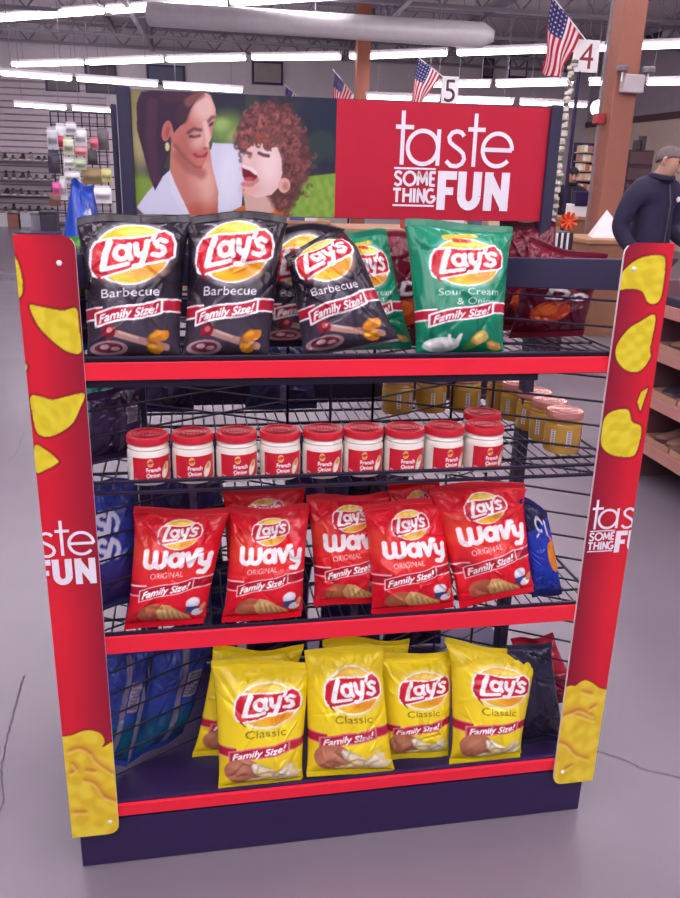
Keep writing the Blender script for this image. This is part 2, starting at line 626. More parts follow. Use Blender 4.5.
ART = {'bbq': (art_bbq, (34, 27, 40)), 'green': (art_green, (14, 122, 92)), 'classic': (art_classic, (236, 208, 30)), 'wavy': (art_wavy, (222, 24, 44)),
       'blueback': (art_back((44, 62, 150), (26, 84, 120), (120, 112, 140), mk_code), (44, 62, 150)),
       'bluescript': (art_back((48, 62, 158), (56, 40, 110), None, mk_script), (48, 62, 158)),
       'blueorange': (art_back((36, 60, 176), None, None, mk_orange), (36, 40, 110)),
       'blackback': (art_back((46, 42, 70), (40, 36, 56), (40, 36, 60), None), (46, 42, 70)),
       'maroon': (art_back((112, 22, 46), (90, 16, 40), None, mk_do), (112, 22, 46)),
       'darkpurple': (art_back((60, 36, 76), (44, 28, 60), (76, 60, 90), mk_code), (60, 36, 76)),
       'navy': (art_back((42, 44, 96), (38, 36, 76), (100, 92, 130), None), (42, 44, 96)),
       'redback': (art_back((168, 28, 52), (120, 20, 44), None, None), (168, 28, 52)),
       'greenfoot': (art_back((36, 74, 178), (36, 60, 150), None, mk_greenfoot), (36, 74, 178)),
       'mint': (art_back((70, 140, 130), (40, 34, 60), None, None), (110, 170, 160))}
_artcache = {}


def bag(art, label, BL, BR, TR, TL, T=.042, seed=0, n=(120, 168), group=None, crumple=1., dents=(), pinch=.06, name='chip_bag', cat='chip bag', back=.75, seams=True, fold=None):
    BL, BR, TR, TL = (np.array(p, float) for p in (BL, BR, TR, TL))
    rg = np.random.default_rng(seed + 100)
    for lv in (.1385, .554, .886, 1.120):       # keep the foot seal on top of its shelf
        lo = min(BL[2], BR[2])
        if abs(lo - lv) < .07 and lo < lv + .0145:
            BL[2] += lv + .0145 - lo
            BR[2] += lv + .0145 - lo
    root_p = (BL + BR) / 2
    nF, nV = n
    nB = max(10, nF // 5)
    key = (art, nF, nV)
    if key not in _artcache: _artcache[key] = ART[art][0](nF, nV)
    img = _artcache[key]
    base = np.array(ART[art][1], float)
    uF = np.linspace(0, 1, nF)
    uB = np.linspace(1, 0, nB + 2)[1:-1]
    U = np.concatenate([uF, uB])
    side = np.concatenate([np.ones(nF), -np.ones(nB)])
    v = np.linspace(0, 1, nV)
    UU, VV = np.meshgrid(U, v)
    SS = np.broadcast_to(side, UU.shape)
    right = (BR - BL + TR - TL) / 2
    upv = (TL - BL + TR - BR) / 2
    W, Hh = np.linalg.norm(right), np.linalg.norm(upv)
    nrm = np.cross(right, upv)
    nrm /= np.linalg.norm(nrm)
    s = 2 * UU - 1
    q = np.abs(2 * VV - 1)
    fv = 1 - q ** 4
    asym = 1 + rg.uniform(-.25, .25) * s
    s2 = s * (1 - pinch * fv * asym)
    uu = (s2 + 1) / 2
    P = ((1 - uu) * (1 - VV))[..., None] * BL + (uu * (1 - VV))[..., None] * BR + (uu * VV)[..., None] * TR + ((1 - uu) * VV)[..., None] * TL
    th = T * np.clip(1 - np.abs(s) ** 2.8, 0, 1) ** .6 * np.clip(1 - q ** 3.2, 0, 1) ** .75 * (1.12 - .3 * VV)
    th = np.where(SS > 0, th, th * back) + .0008
    # soft lumps, radiating pleats near the seals and sharp creases
    d = np.zeros(UU.shape)
    for k in range(7):
        cu, cv, r = rg.uniform(.1, .9), rg.uniform(.1, .9), rg.uniform(.12, .3)
        d += rg.uniform(-1, 1) * .0065 * np.exp(-(((UU - cu) ** 2 + ((VV - cv) * 1.4) ** 2) / r ** 2))
    pl = np.zeros(UU.shape)
    for k in range(7):
        f = rg.uniform(10, 42)
        pl += np.abs(np.sin(UU * f + rg.uniform(0, 6) + (VV - .5) * rg.uniform(-4, 4))) - .6
    env = np.exp(-(1 - VV) / .10) * (1 - .6 * np.exp(-(1 - VV) / .02)) + .8 * np.exp(-VV / .08) * (1 - .6 * np.exp(-VV / .02))
    d += pl * .0018 * env
    for k in range(int(34 * crumple)):
        cu, cv = rg.uniform(0, 1), rg.uniform(0, 1)
        a = rg.uniform(-.9, .9) + (PI / 2 if rg.random() < .6 else 0)
        L, w = rg.uniform(.05, .22), rg.uniform(.012, .035)
        du, dv = UU - cu, (VV - cv) * Hh / W
        al = du * math.cos(a) + dv * math.sin(a)
        ac = -du * math.sin(a) + dv * math.cos(a) + rg.uniform(-.8, .8) * al * al
        d += rg.choice([-1, 1]) * rg.uniform(.002, .0062) * np.exp(-(al / L) ** 2) * np.exp(-np.abs(ac / w) ** 1.5)
    for k in range(int(16 * crumple)):
        cu, cv = rg.uniform(.03, .97), rg.choice([rg.uniform(.72, .98), rg.uniform(0, 1)])
        a = rg.uniform(-1.1, 1.1) + (PI / 2 if rg.random() < .7 else 0)
        L, w = rg.uniform(.05, .16), rg.uniform(.010, .016)
        du, dv = UU - cu, (VV - cv) * Hh / W
        al = du * math.cos(a) + dv * math.sin(a)
        ac = -du * math.sin(a) + dv * math.cos(a) + rg.uniform(-1, 1) * al * al
        d += rg.choice([-.6, 1]) * rg.uniform(.0022, .0048) * np.exp(-(al / L) ** 4) * np.maximum(0, 1 - np.abs(ac / w) * .6)
    for cu, cv, a in ((.02, .97, -.9), (.98, .97, -2.2), (.03, .03, .9), (.97, .03, 2.2)):      # folds running in from the corners
        for k in range(2):
            aa = a + rg.uniform(-.3, .3)
            du, dv = UU - cu, (VV - cv) * Hh / W
            al = du * math.cos(aa) + dv * math.sin(aa)
            ac = -du * math.sin(aa) + dv * math.cos(aa)
            d += rg.choice([-1, 1]) * rg.uniform(.002, .004) * np.exp(-((al - .2) / .2) ** 2) * np.exp(-np.abs(ac / .03) ** 1.5)
    for cu, cv, ru, rv, am in dents:
        d += am * np.exp(-((UU - cu) / ru) ** 2 - ((VV - cv) / rv) ** 2)
    edge = np.clip(1 - np.abs(s) ** 6, 0, 1)
    d = d * np.where(SS > 0, edge, edge * .5) * np.clip(1 - q ** 14, 0, 1)
    wav = .007 * np.sin(UU * rg.uniform(5, 9) + rg.uniform(0, 6)) * (np.exp(-(1 - VV) / .06) + .6 * np.exp(-VV / .06))
    P = P + nrm * (np.where(SS > 0, th, -th) + d + wav)[..., None]
    P = P + (upv / Hh) * (np.exp(-(1 - VV) / .12) * (.006 * np.sin(UU * rg.uniform(3, 6) + rg.uniform(0, 6)) - .007 * np.abs(s) ** 4 * rg.uniform(-.4, 1)))[..., None]
    if fold:
        dd = np.clip(VV - fold[0], 0, 1) * Hh
        P = P - (upv / Hh) * (dd * (1 - math.cos(fold[1])))[..., None] - nrm * (dd * math.sin(fold[1]))[..., None]
        upv = upv * math.cos(fold[1]) - nrm * Hh * math.sin(fold[1])
    col = np.zeros(UU.shape + (3,))
    col[:, :nF] = img
    col[:, nF:] = base
    root = thing(name, label, cat, root_p, 0, group)
    Q = P - root_p
    grid_mesh('pouch', Q, M['film'], root, col, wrap=True)
    if seams:
        for nm, row, sg in (('top_seal', -1, 1), ('bottom_seal', 0, -1)):
            line = Q[row, :nF]
            ups = upv / Hh
            k = 7
            st = np.linspace(-.0015, .013, k)
            G = line[None] + sg * st[:, None, None] * ups + nrm * (.0012 * np.cos(np.arange(k) * PI))[:, None, None]
            G2 = np.concatenate([G, G[::-1] - nrm * .0016], 0)
            G2 = np.concatenate([G2, G2[:1]], 0)
            if nF > 80: G2 = G2[:, ::3]
            if sg < 0: G2 = G2[:, ::-1]
            cc = np.zeros(G2.shape); cc[:] = base
            grid_mesh(nm, G2, M['film'], root, cc)
    return root


def pbag(art, label, px, yb, yt, **kw):
    """px = four photo corners BL, BR, TR, TL; yb/yt = depth of the foot and of the top"""
    b = [at(*p, yb) for p in px[:2]]
    t = [at(*p, yt) for p in px[2:]]
    return bag(art, label, b[0], b[1], t[0], t[1], **kw)


# ------------------------------------------------------------------ stroke lettering of the sign (unit: one 330-wide word block)
def lockup():
    S = []
    w = 11
    S += [([(20, 240), (20, 105)], w), ([(0, 200), (50, 200)], w)]
    S += [(arc(77, 150, 42, 42, 0, 360, 30), w), ([(120, 197), (120, 105)], w)]
    S += [([(191, 182), (183, 191), (170, 194), (157, 190), (149, 178), (152, 166), (164, 157), (179, 148), (191, 138), (195, 124), (189, 112), (175, 105), (158, 106), (144, 118)], w)]
    S += [([(222, 240), (222, 105)], w), ([(201, 200), (250, 200)], w)]
    S += [([(330, 150), (246, 150)], w), (arc(288, 150, 42, 42, 0, 320, 26), w)]
    S += [([(0, 96), (117, 96)], 5), ([(0, 0), (117, 0)], 5)]
    t = 7.5
    S += [([(22, 82), (15, 87), (7, 86), (4, 78), (8, 73), (16, 69), (21, 64), (20, 56), (12, 52), (3, 57)], t), (arc(45, 70, 16, 17, 0, 360, 22), t),
          ([(68, 53), (70, 88), (81, 60), (92, 88), (94, 53)], t), ([(117, 87), (103, 87), (103, 54), (117, 54)], t), ([(103, 71), (115, 71)], t)]
    S += [([(0, 42), (22, 42)], t), ([(11, 42), (11, 8)], t), ([(30, 45), (30, 8)], t), ([(50, 45), (50, 8)], t), ([(30, 27), (50, 27)], t), ([(60, 45), (60, 8)], t),
          ([(70, 8), (70, 44), (88, 9), (88, 45)], t), (arc(106, 26, 13, 17, 55, 350, 18), t), ([(119, 24), (106, 24)], t)]
    b = 24
    S += [([(136, -10), (136, 92)], b), ([(125, 81), (178, 81)], 22), ([(125, 40), (170, 40)], 20)]
    S += [([(194, 92), (194, 28)] + arc(216, 28, 22, 26, 180, 360, 14) + [(238, 28), (238, 92)], b)]
    S += [([(271, -10), (271, 92)], b), ([(319, -10), (319, 92)], b), ([(268, 86), (322, -4)], b)]
    return S


def lettering(x0, z0, k, ymap, parent, name='lettering', xmin=-1e9, xmax=1e9, thick=.0012, mt=None):
    """flat raised ink: every stroke is a ribbon with its own thickness; ymap(x,z) gives the board surface"""
    mb = MB()
    for idx, (pts, w) in enumerate(lockup()):
        pts = [np.array(p, float) for p in pts]
        dens = []
        for a, b in zip(pts[:-1], pts[1:]):
            nn = max(2, int(np.linalg.norm(b - a) / 4))
            dens += [a + (b - a) * t for t in np.linspace(0, 1, nn, endpoint=False)]
        dens.append(pts[-1])
        L, R = [], []
        for i, p in enumerate(dens):
            a = dens[max(i - 1, 0)]
            b = dens[min(i + 1, len(dens) - 1)]
            d = (b - a) / (np.linalg.norm(b - a) + 1e-9)
            n = np.array([-d[1], d[0]]) * w / 2
            L.append(p + n)
            R.append(p - n)
        for i in range(len(dens) - 1):
            quad = [L[i], R[i], R[i + 1], L[i + 1]]
            q = [(x0 + p[0] * k, z0 + p[1] * k) for p in quad]
            xs = [p[0] for p in q]
            if max(xs) <= xmin or min(xs) >= xmax: continue
            q = [(min(max(x, xmin), xmax), z) for x, z in q]
            vs = [(x, ymap(x, z) - thick - idx * 2e-5, z) for x, z in q]
            mb.add(vs, [(0, 1, 2, 3)])
    return mb.build(name, mt or M['letter'], parent)

# ================================================================== the display rack
D = .64
rack = thing('display_rack', 'black wire snack display rack with red printed side boards and a header sign', 'display rack')
mb = MB().box(-.585, .585, 0, D, 0, .122).box(-.578, .578, .006, D - .006, .122, .138)
base = mb.build('base', M['black'], rack, bevel=.003)
MB().box(-.53, .53, -.006, .002, .1325, .161).build('price_strip', M['strip'], base, bevel=.001)
MB().box(-.575, .575, .001, .010, .138, .1655).build('front_lip', M['black'], base)
DL = [((-.58, .04), (-.10, .32)), ((.58, .04), (.10, .32)), ((-.58, .60), (-.10, .32)), ((.58, .60), (.10, .32)), ((-.10, .32), (.10, .32))]


def wire_grid(a, b, z0=.17, z1=1.30, step=.053, vstep=.16):
    mb = MB()
    a, b = np.array(a), np.array(b)
    L = np.linalg.norm(b - a)
    for z in np.arange(z0, z1, step):
        mb.tube([(*a, z), (*b, z)], .0024, 5)
    nv = 1 if a[0] < -.2 or vstep > .3 else 2
    for k in range(nv + 1):
        p = a + (b - a) * k / nv
        mb.tube([(*p, .138), (*p, z1)], .0032, 6)
    return mb.build('wire_grid', M['wire'], rack, smooth=True)


for a, b in DL: wire_grid(a, b)
for sx in (-1, 1):
    for yy, ye in ((.04, .32), (.60, .32)):
        MB().bar((sx * .582, yy, 1.285), (sx * .10, ye, 1.262), .008, .062).build('top_bar', mat('navy_black_bar', (52, 48, 76), .4, .4), rack, bevel=.002)


def wire_shelf(z, strip=None, sides=True):
    mb = MB()
    for x in np.arange(-.57, .571, .0255):
        mb.tube([(x, .004, z), (x, D - .004, z)], .0019, 4)
    for y in (.004, .11, .22, .32, .42, .53, D - .004):
        mb.tube([(-.58, y, z - .005), (.58, y, z - .005)], .0034, 6)
    for x in (-.58, .58): mb.tube([(x, .004, z), (x, D - .004, z)], .0036, 6)
    sh = mb.build('wire_shelf', M['wire'], rack, smooth=True)
    lp = MB()
    for h in ((.004, .020) if strip else (-.004, .018)):
        lp.tube([(-.575, -.001, z + h), (.575, -.001, z + h)], .0042, 6)
    if strip: lp.box(-.56, .56, -.002, .004, strip[0] - .002, strip[1] + .006)
    lp.build('front_lip', M['wire'], sh)
    MB().box(-.56, .56, D - .012, D - .006, z - .012, z + .042).build('back_lip', M['wire'], sh)
    if strip and z > 1: MB().box(-.56, .36, .002, .030, strip[0] - .016, strip[0] - .002).build('shelf_channel', M['wire'], sh)
    if strip: MB().box(-.53, .53, -.008, -.002, strip[0], strip[1]).build('price_strip', M['strip'], sh, bevel=.001)
    return sh


wire_shelf(1.118, (1.0995, 1.1315))
wire_shelf(.884)
wire_shelf(.552, (.5375, .575))

# header sign: board, photograph, red field, lettering, two posts
SY = .30
SZ0, SZ1 = 1.371, 1.606
sxL, sxM, sxR = -.408, .054, .462
sxM = at(335.5, 160, SY)[0]
post_m = mat('navy_post', (50, 48, 72), .4, .4)
for x0 in (-.441, .458):
    MB().box(x0, x0 + .026, SY - .012, SY + .024, .138, 1.612).build('sign_post', post_m, rack, bevel=.003)
MB().box(-.462, -.450, SY + .09, SY + .102, .138, 1.585).build('sign_post', post_m, rack, bevel=.003)
header = MB().box(-.416, .459, SY - .001, SY + .015, SZ0, SZ1).build('header_sign', post_m, rack)
MB().box(sxM, .459, SY - .0025, SY - .0011, SZ0 + .001, SZ1 - .001).build('red_field', M['signred'], header)


def photo_art(nu, nv):
    c = Canvas(nu, nv, 1, 1, (46, 46, 62), 2)
    nx, ny = c.X, c.Y
    c.X = 50 + 587 * nx
    yt, yb = 22 + 43 * nx, 362 + 12 * nx
    c.Y = yb + (yt - yb) * ny
    X, Y = c.X, c.Y
    n1 = c.noise(1, .05, 3)
    n2 = c.noise(1, .16, 4)
    c.put(np.clip((X - 480) / 120, 0, 1) * np.clip((260 - Y) / 60, 0, 1), (30, 40, 62), .8)
    c.put(np.clip(n1 * .8 - .1, 0, .5), (60, 84, 62))
    c.ell(315, 135, 55, 42, (118, 150, 78), 0, .95, .5)
    c.ell(300, 120, 22, 16, (160, 186, 116), 0, .8, .5)
    c.ell(345, 150, 22, 14, (146, 176, 96), 0, .8, .5)
    c.poly([(480, 268), (640, 255), (640, 380), (470, 380)], (122, 158, 62))
    c.put(np.clip((Y - 250) / 40, 0, 1) * (X > 500) * np.clip(.5 + n2 * .5, 0, 1), (150, 184, 84), .7)
    c.put((X < 120) * np.clip((260 - Y) / 80, 0, 1), (150, 138, 92), .9)
    c.put((X < 120) * np.clip((Y - 235) / 30, 0, 1), (128, 156, 62), .95)
    c.ell(70, 160, 22, 70, (174, 166, 118), 0, .8, .5)
    # woman's shirt and shoulder
    c.poly([(275, 168), (330, 172), (372, 185), (365, 250), (352, 375), (50, 375), (50, 345), (85, 300), (120, 265), (150, 240), (270, 185)], (206, 208, 230))
    c.ell(320, 260, 30, 80, (224, 224, 240), 8, .7, .5)
    c.poly([(50, 340), (60, 350), (75, 365), (50, 366)], (110, 90, 96))
    # neck and chest
    chest = [(158, 160), (265, 170), (272, 230), (288, 300), (285, 372), (205, 368), (170, 300), (150, 240)]
    c.poly(chest, (190, 120, 108))
    c.clip = c.polymask(chest)
    c.ell(245, 250, 35, 60, (216, 160, 148), 10, .8, .5)
    c.ell(245, 355, 60, 22, (174, 84, 70), 0, .8, .5)
    c.ell(262, 290, 22, 50, (228, 182, 170), 6, .6, .6)
    c.clip = 1.
    c.poly([(150, 238), (166, 280), (205, 366), (190, 369), (150, 300)], (214, 214, 232))
    # face
    face = [(200, 45), (252, 32), (272, 45), (284, 75), (286, 100), (278, 118), (274, 150), (264, 170), (262, 190), (256, 212), (240, 238), (222, 236), (190, 210), (160, 170), (150, 110)]
    c.poly(face, (188, 118, 108))
    c.clip = c.polymask(face)
    c.ell(255, 75, 38, 40, (224, 186, 178), -20, .95, .5)
    c.ell(238, 150, 28, 22, (222, 176, 168), -20, .75, .5)
    c.ell(195, 175, 40, 45, (170, 98, 90), 30, .7, .6)
    c.stroke([(206, 140), (222, 130), (242, 134)], 2.5, (96, 60, 64), .8, 4)
    c.stroke([(264, 112), (274, 102), (280, 101)], 2.5, (110, 70, 74), .8, 4)
    c.stroke([(212, 150), (224, 152), (238, 149)], 2.5, (66, 40, 52), .9, 3)
    c.stroke([(268, 122), (278, 116)], 2.5, (80, 50, 58), .9, 3)
    c.ell(258, 176, 10, 7, (206, 140, 128), 0, .9, .5)
    c.ell(252, 182, 5, 3, (120, 60, 62), 0, .8, .5)
    c.ell(232, 168, 20, 16, (228, 186, 176), -20, .6, .6)
    c.stroke([(255, 118), (264, 160), (262, 172)], 5, (232, 200, 194), .7, 5)
    c.stroke([(222, 198), (232, 205), (246, 205), (258, 197)], 3.2, (158, 48, 64), .9, 3)
    c.stroke([(232, 212), (246, 210)], 2, (206, 120, 112), .8, 3)
    c.stroke([(236, 224), (252, 216)], 4, (196, 120, 112), .8, 4)
    c.stroke([(168, 178), (192, 212), (222, 238), (242, 240)], 5, (142, 82, 78), .8, 9)
    c.clip = 1.
    c.stroke([(176, 200), (205, 235), (240, 250)], 7, (156, 88, 82), .7, 14)
    # hair
    hair = [(66, 60), (80, 30), (130, 24), (230, 26), (262, 34), (236, 52), (214, 80), (200, 112), (184, 122), (166, 140), (160, 116), (140, 118), (146, 160), (150, 190), (138, 220), (128, 260), (106, 296), (94, 260), (80, 200), (64, 130)]
    c.poly(hair, (58, 38, 60))
    c.stroke([(110, 60), (100, 150), (108, 260)], 10, (80, 52, 70), .7, 10)
    c.stroke([(150, 40), (210, 50), (190, 100)], 12, (74, 48, 62), .7, 10)
    c.stroke([(210, 60), (245, 40)], 8, (140, 86, 78), .8, 8)
    c.ell(146, 134, 13, 28, (186, 104, 98), 14)
    c.ell(148, 136, 6, 16, (150, 76, 76), 14, .8, .4)
    c.ell(146, 176, 6, 12, (200, 200, 150))
    # boy: shirt, neck, hair, face
    c.poly([(315, 378), (330, 352), (360, 338), (400, 350), (450, 345), (490, 358), (500, 378)], (206, 106, 44))
    c.poly([(360, 300), (455, 290), (455, 352), (420, 372), (370, 368)], (206, 170, 158))
    rg = np.random.default_rng(9)
    HC = [(372, 160), (385, 130), (410, 105), (445, 98), (480, 110), (505, 140), (520, 175), (530, 215), (522, 255), (500, 295), (480, 325), (465, 300), (490, 250), (480, 200), (450, 160), (410, 150), (390, 180), (505, 230), (440, 130)]
    for x, y in HC: c.ell(x, y, 34, 32, (96, 56, 60), 0, .95, .25)
    for k in range(330):
        x, y = HC[rg.integers(len(HC))]
        x, y = x + rg.normal(0, 20), y + rg.normal(0, 20)
        r = rg.uniform(3, 8)
        tone = rg.uniform(.6, 1.6) * (1.15 if y < 190 else .95)
        a0 = rg.uniform(0, 360)
        c.stroke(arc(x, y, r, r, a0, a0 + 200, 8), 2.2, np.clip(np.array((104, 62, 60)) * tone, 0, 235), .6, 2.5)
    fb = [(362, 215), (372, 190), (395, 170), (430, 172), (462, 185), (474, 215), (476, 255), (466, 290), (445, 310), (400, 318), (368, 304), (360, 285), (364, 260), (350, 240)]
    c.poly(fb, (226, 190, 188))
    c.ell(440, 230, 30, 45, (240, 216, 216), 0, .8, .5)
    c.ell(372, 215, 14, 12, (232, 196, 190), 0, .8, .4)
    c.ell(380, 295, 26, 16, (222, 170, 160), 0, .8, .5)
    c.ell(482, 285, 18, 20, (220, 168, 162)); c.ell(486, 288, 9, 11, (180, 112, 108), 0, .8, .4)
    c.poly([(358, 236), (372, 230), (398, 250), (404, 262), (392, 272), (368, 272), (360, 258)], (116, 28, 42))
    c.stroke([(364, 233), (384, 240), (398, 251)], 4, (238, 226, 226), .95, 2)
    c.ell(378, 267, 14, 6, (196, 92, 96), 0, .9, .4)
    c.stroke([(360, 280), (385, 282), (402, 270)], 4, (196, 116, 116), .8, 4)
    c.stroke([(408, 198), (422, 204), (436, 206)], 3, (86, 54, 60), .9, 3)
    c.stroke([(372, 196), (384, 200)], 3, (110, 76, 80), .9, 3)
    c.ell(381, 207, 6, 5, (160, 100, 98), 0, .8, .5)
    for k in range(40):
        x, y = rg.uniform(385, 480), rg.normal(165, 8)
        c.stroke(arc(x, y, 7, 7, rg.uniform(0, 180), rg.uniform(200, 330), 6), 2.2, (120 + rg.uniform(-30, 50), 74, 66), .85, 2)
    return c.out()


nu, nv = 270, 150
xs = np.linspace(-.4145, sxM, nu)
zs = np.linspace(SZ0 + .001, SZ1 - .001, nv)
XX, ZZ = np.meshgrid(xs, zs)
grid_mesh('photo', np.stack([XX, np.full_like(XX, SY - .0025), ZZ], -1), M['poster'], header, photo_art(nu, nv))
LX0 = at(392, 204, SY)[0]
kk = (at(510, 170, SY)[0] - at(393, 170, SY)[0]) / 333
LZ0 = at(392, 205, SY)[2]
lettering(LX0, LZ0, kk, lambda x, z: SY - .0027, header)

# printed side boards with rounded corners, white core and a return along the side of the rack
PZ0, PZ1, PI_ = .0975, 1.352, .5


def side_board(sx):
    PO = .601 if sx > 0 else .5975
    nu, nv = 64, 620
    z = np.linspace(PZ0, PZ1, nv)
    inner = np.full(nv, PI_)
    r = .022
    for i, zz in enumerate(z):
        for e in (PZ0 + r - zz, zz - (PZ1 - r)):
            if e > 0: inner[i] = PI_ + r - math.sqrt(max(r * r - e * e, 0))
    t = np.linspace(0, 1, nu)
    a = inner[:, None] + (PO - inner[:, None]) * t[None]        # |x|
    X = sx * a
    if sx > 0:
        pass
    else:
        X = X[:, ::-1]
    Zg = np.repeat(z[:, None], nu, 1)
    Yg = np.full_like(X, -.016)
    # artwork in x,z
    c = Canvas(nu, nv, PO - PI_, PZ1 - PZ0, (214, 28, 50), 2, PI_ if sx > 0 else -PO, PZ0)
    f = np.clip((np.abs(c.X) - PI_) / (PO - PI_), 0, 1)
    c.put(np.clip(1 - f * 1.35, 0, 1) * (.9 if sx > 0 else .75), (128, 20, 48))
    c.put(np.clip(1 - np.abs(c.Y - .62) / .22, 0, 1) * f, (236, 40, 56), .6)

    def W(pts): return [tuple(at(x, y, -.016)[[0, 2]]) for x, y in pts]

    def flake(px, tone=(224, 206, 44)):
        big = len(px) > 5
        p = smooth(W(px), True, 5) if big else W(px)
        c.stroke(p + [p[0]], .0012, (96, 10, 30), .7, .0035)
        c.poly(p, tone)
        if not big: return
        cx, cy = np.mean([q[0] for q in p]), np.mean([q[1] for q in p])
        mk = c.polymask(p)
        nn = c.noise(.5, 170, len(p) + int(cx * 1000) % 7)
        c.put(mk * np.clip(nn, 0, .5), (240, 222, 70))
        c.put(mk * np.clip(-nn, 0, .4), (208, 180, 30))

    if sx < 0:
        flake([(8, 252), (17, 260), (22, 276), (23, 292), (19, 299), (10, 302)])
        flake([(30, 306), (40, 307), (62, 311), (76, 309), (79, 330), (81, 352), (70, 353), (58, 346), (44, 333), (36, 322)])
        flake([(31, 397), (42, 397), (52, 400), (66, 397), (84, 394), (80, 408), (72, 424), (58, 434), (46, 437), (37, 432), (33, 415)])
        flake([(35, 446), (46, 450), (57, 459), (58, 463), (48, 469), (36, 472)])
        flake([(24, 362), (28, 366), (27, 371), (23, 370)])
        pile = W([(58, 737), (72, 735), (82, 731), (90, 730), (100, 733), (104.5, 741), (102, 747), (113, 741), (125, 738), (130, 850), (60, 850)])
        marks = [((69, 750), (80, 747), (90, 752)), ((90, 752), (96, 761), (113, 773)), ((72, 762), (76, 768), (71, 772)), ((86, 769), (95, 770)), ((84, 779), (94, 782), (101, 792), (105, 796)), ((105, 796), (116, 800)), ((74, 811), (86, 811))]
    else:
        flake([(617, 290), (622, 274), (634, 262), (646, 257), (660, 256), (665, 262), (662, 292), (657, 303), (648, 303), (642, 292), (630, 289)])
        flake([(655, 316), (650, 348), (650, 358), (640, 371), (627, 371), (617, 360), (617, 346), (628, 330), (640, 322)])
        flake([(648, 388), (640, 412), (637, 402), (641, 392)])
        flake([(602, 432), (605, 418), (614, 411), (628, 410), (632, 422), (641, 428), (637, 450), (630, 457), (612, 455), (602, 446)])
        pile = W([(555, 692), (563.5, 688), (570.6, 685.4), (575.7, 685.6), (580, 682), (586, 680), (593, 683), (600, 688), (612, 690), (600, 800), (545, 800)])
        marks = [((562, 716), (570, 712), (580, 714), (594, 719)), ((571, 712), (580, 709), (593, 715)), ((582, 690), (592, 693)), ((559, 741), (567, 744), (575, 753), (588, 758)), ((572, 764), (565, 768)), ((596, 704), (590, 708))]
    pile = smooth(pile[:-2], False, 5) + pile[-2:]
    c.stroke(pile[:-2], .001, (110, 14, 34), .7, .004)
    c.poly(pile, (230, 202, 44))
    msk = c.polymask(pile)
    n = c.noise(.5, 110, 2 if sx < 0 else 6)
    c.put(msk * np.clip(n, 0, .45), (244, 224, 90))
    c.put(msk * np.clip(-n, 0, .4), (214, 168, 40))
    for k, mk in enumerate(marks):
        p = smooth(W(mk), False, 7)
        N = len(p)
        for i in range(N - 1):
            r = .0035 * math.sin(PI * (i + .7) / N)
            c.stroke(p[i:i + 2], r, (216, 146, 50), .16, .012)
            c.stroke(p[i:i + 2], r * .3, (180, 88, 52), .22, .005)
        c.stroke([(x, z - .008) for x, z in p], .001, (246, 232, 120), .5, .005)
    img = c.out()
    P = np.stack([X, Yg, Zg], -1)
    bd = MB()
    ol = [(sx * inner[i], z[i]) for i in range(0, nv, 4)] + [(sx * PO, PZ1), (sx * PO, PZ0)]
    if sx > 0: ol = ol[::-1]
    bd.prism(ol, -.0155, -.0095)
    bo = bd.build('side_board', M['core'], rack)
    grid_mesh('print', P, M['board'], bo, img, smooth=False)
    # clips that carry the board on the rack
    cl = MB()
    for zz in (.13, .60, 1.11): cl.box(min(sx * .54, sx * .575), max(sx * .54, sx * .575), -.0096, .004, zz, zz + .02)
    cl.build('bracket', M['black'], bo)
    for px, py in (((59, 263), (110, 822)) if sx < 0 else ((634, 269), (562.5, 772))):
        p = at(px, py, -.017)
        rv = MB()
        v = [(.0048 * r_ * math.cos(t_), -y_, .0048 * r_ * math.sin(t_)) for r_, y_ in ((1, 0), (.95, .0012), (.5, .002), (.05, .0022)) for t_ in np.arange(14) * 2 * PI / 14]
        f = [(i * 14 + k, i * 14 + (k + 1) % 14, (i + 1) * 14 + (k + 1) % 14, (i + 1) * 14 + k) for i in range(3) for k in range(14)]
        rv.add(v, f)
        rv.build('rivet', M['white'], bo, smooth=True, loc=tuple(p - np.array([0, -.0008, 0])))
    return bo


bL = side_board(-1)
bR = side_board(1)
k2 = (at(97, 560, -.018)[0] - at(47, 560, -.018)[0]) / 170.
zt = at(97, 583, -.018)
lettering(zt[0] - 331 * k2, zt[2] + 10 * k2, k2, lambda x, z: -.0165, bL, xmin=-.5970, xmax=-PI_)
zt = at(587, 552, -.018)
k3 = (at(612, 550, -.018)[0] - at(587, 550, -.018)[0]) / 117.
lettering(zt[0], zt[2], k3, lambda x, z: -.0165, bR, xmin=PI_, xmax=.6005)

# ================================================================== chip bags on the front shelves
G1 = 'black barbecue chip bags on the top shelf'
G2 = 'red wavy chip bags on the middle shelf'
G3 = 'yellow classic chip bags on the bottom deck'
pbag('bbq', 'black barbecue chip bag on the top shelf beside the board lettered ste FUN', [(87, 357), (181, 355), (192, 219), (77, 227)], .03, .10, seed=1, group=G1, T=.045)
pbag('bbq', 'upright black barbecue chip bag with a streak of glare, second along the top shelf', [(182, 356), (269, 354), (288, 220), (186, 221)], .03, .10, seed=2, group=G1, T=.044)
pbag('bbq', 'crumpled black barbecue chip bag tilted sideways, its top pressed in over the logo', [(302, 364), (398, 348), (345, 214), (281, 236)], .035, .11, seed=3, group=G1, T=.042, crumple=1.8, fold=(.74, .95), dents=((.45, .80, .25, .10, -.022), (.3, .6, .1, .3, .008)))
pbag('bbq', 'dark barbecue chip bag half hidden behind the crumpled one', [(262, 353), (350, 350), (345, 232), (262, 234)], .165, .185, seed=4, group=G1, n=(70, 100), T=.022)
pbag('green', 'green sour cream and onion chip bag upright at the front of the top shelf', [(415, 354), (503, 352), (513, 231), (404, 229)], .03, .10, seed=5, group='green sour cream chip bags', T=.045)
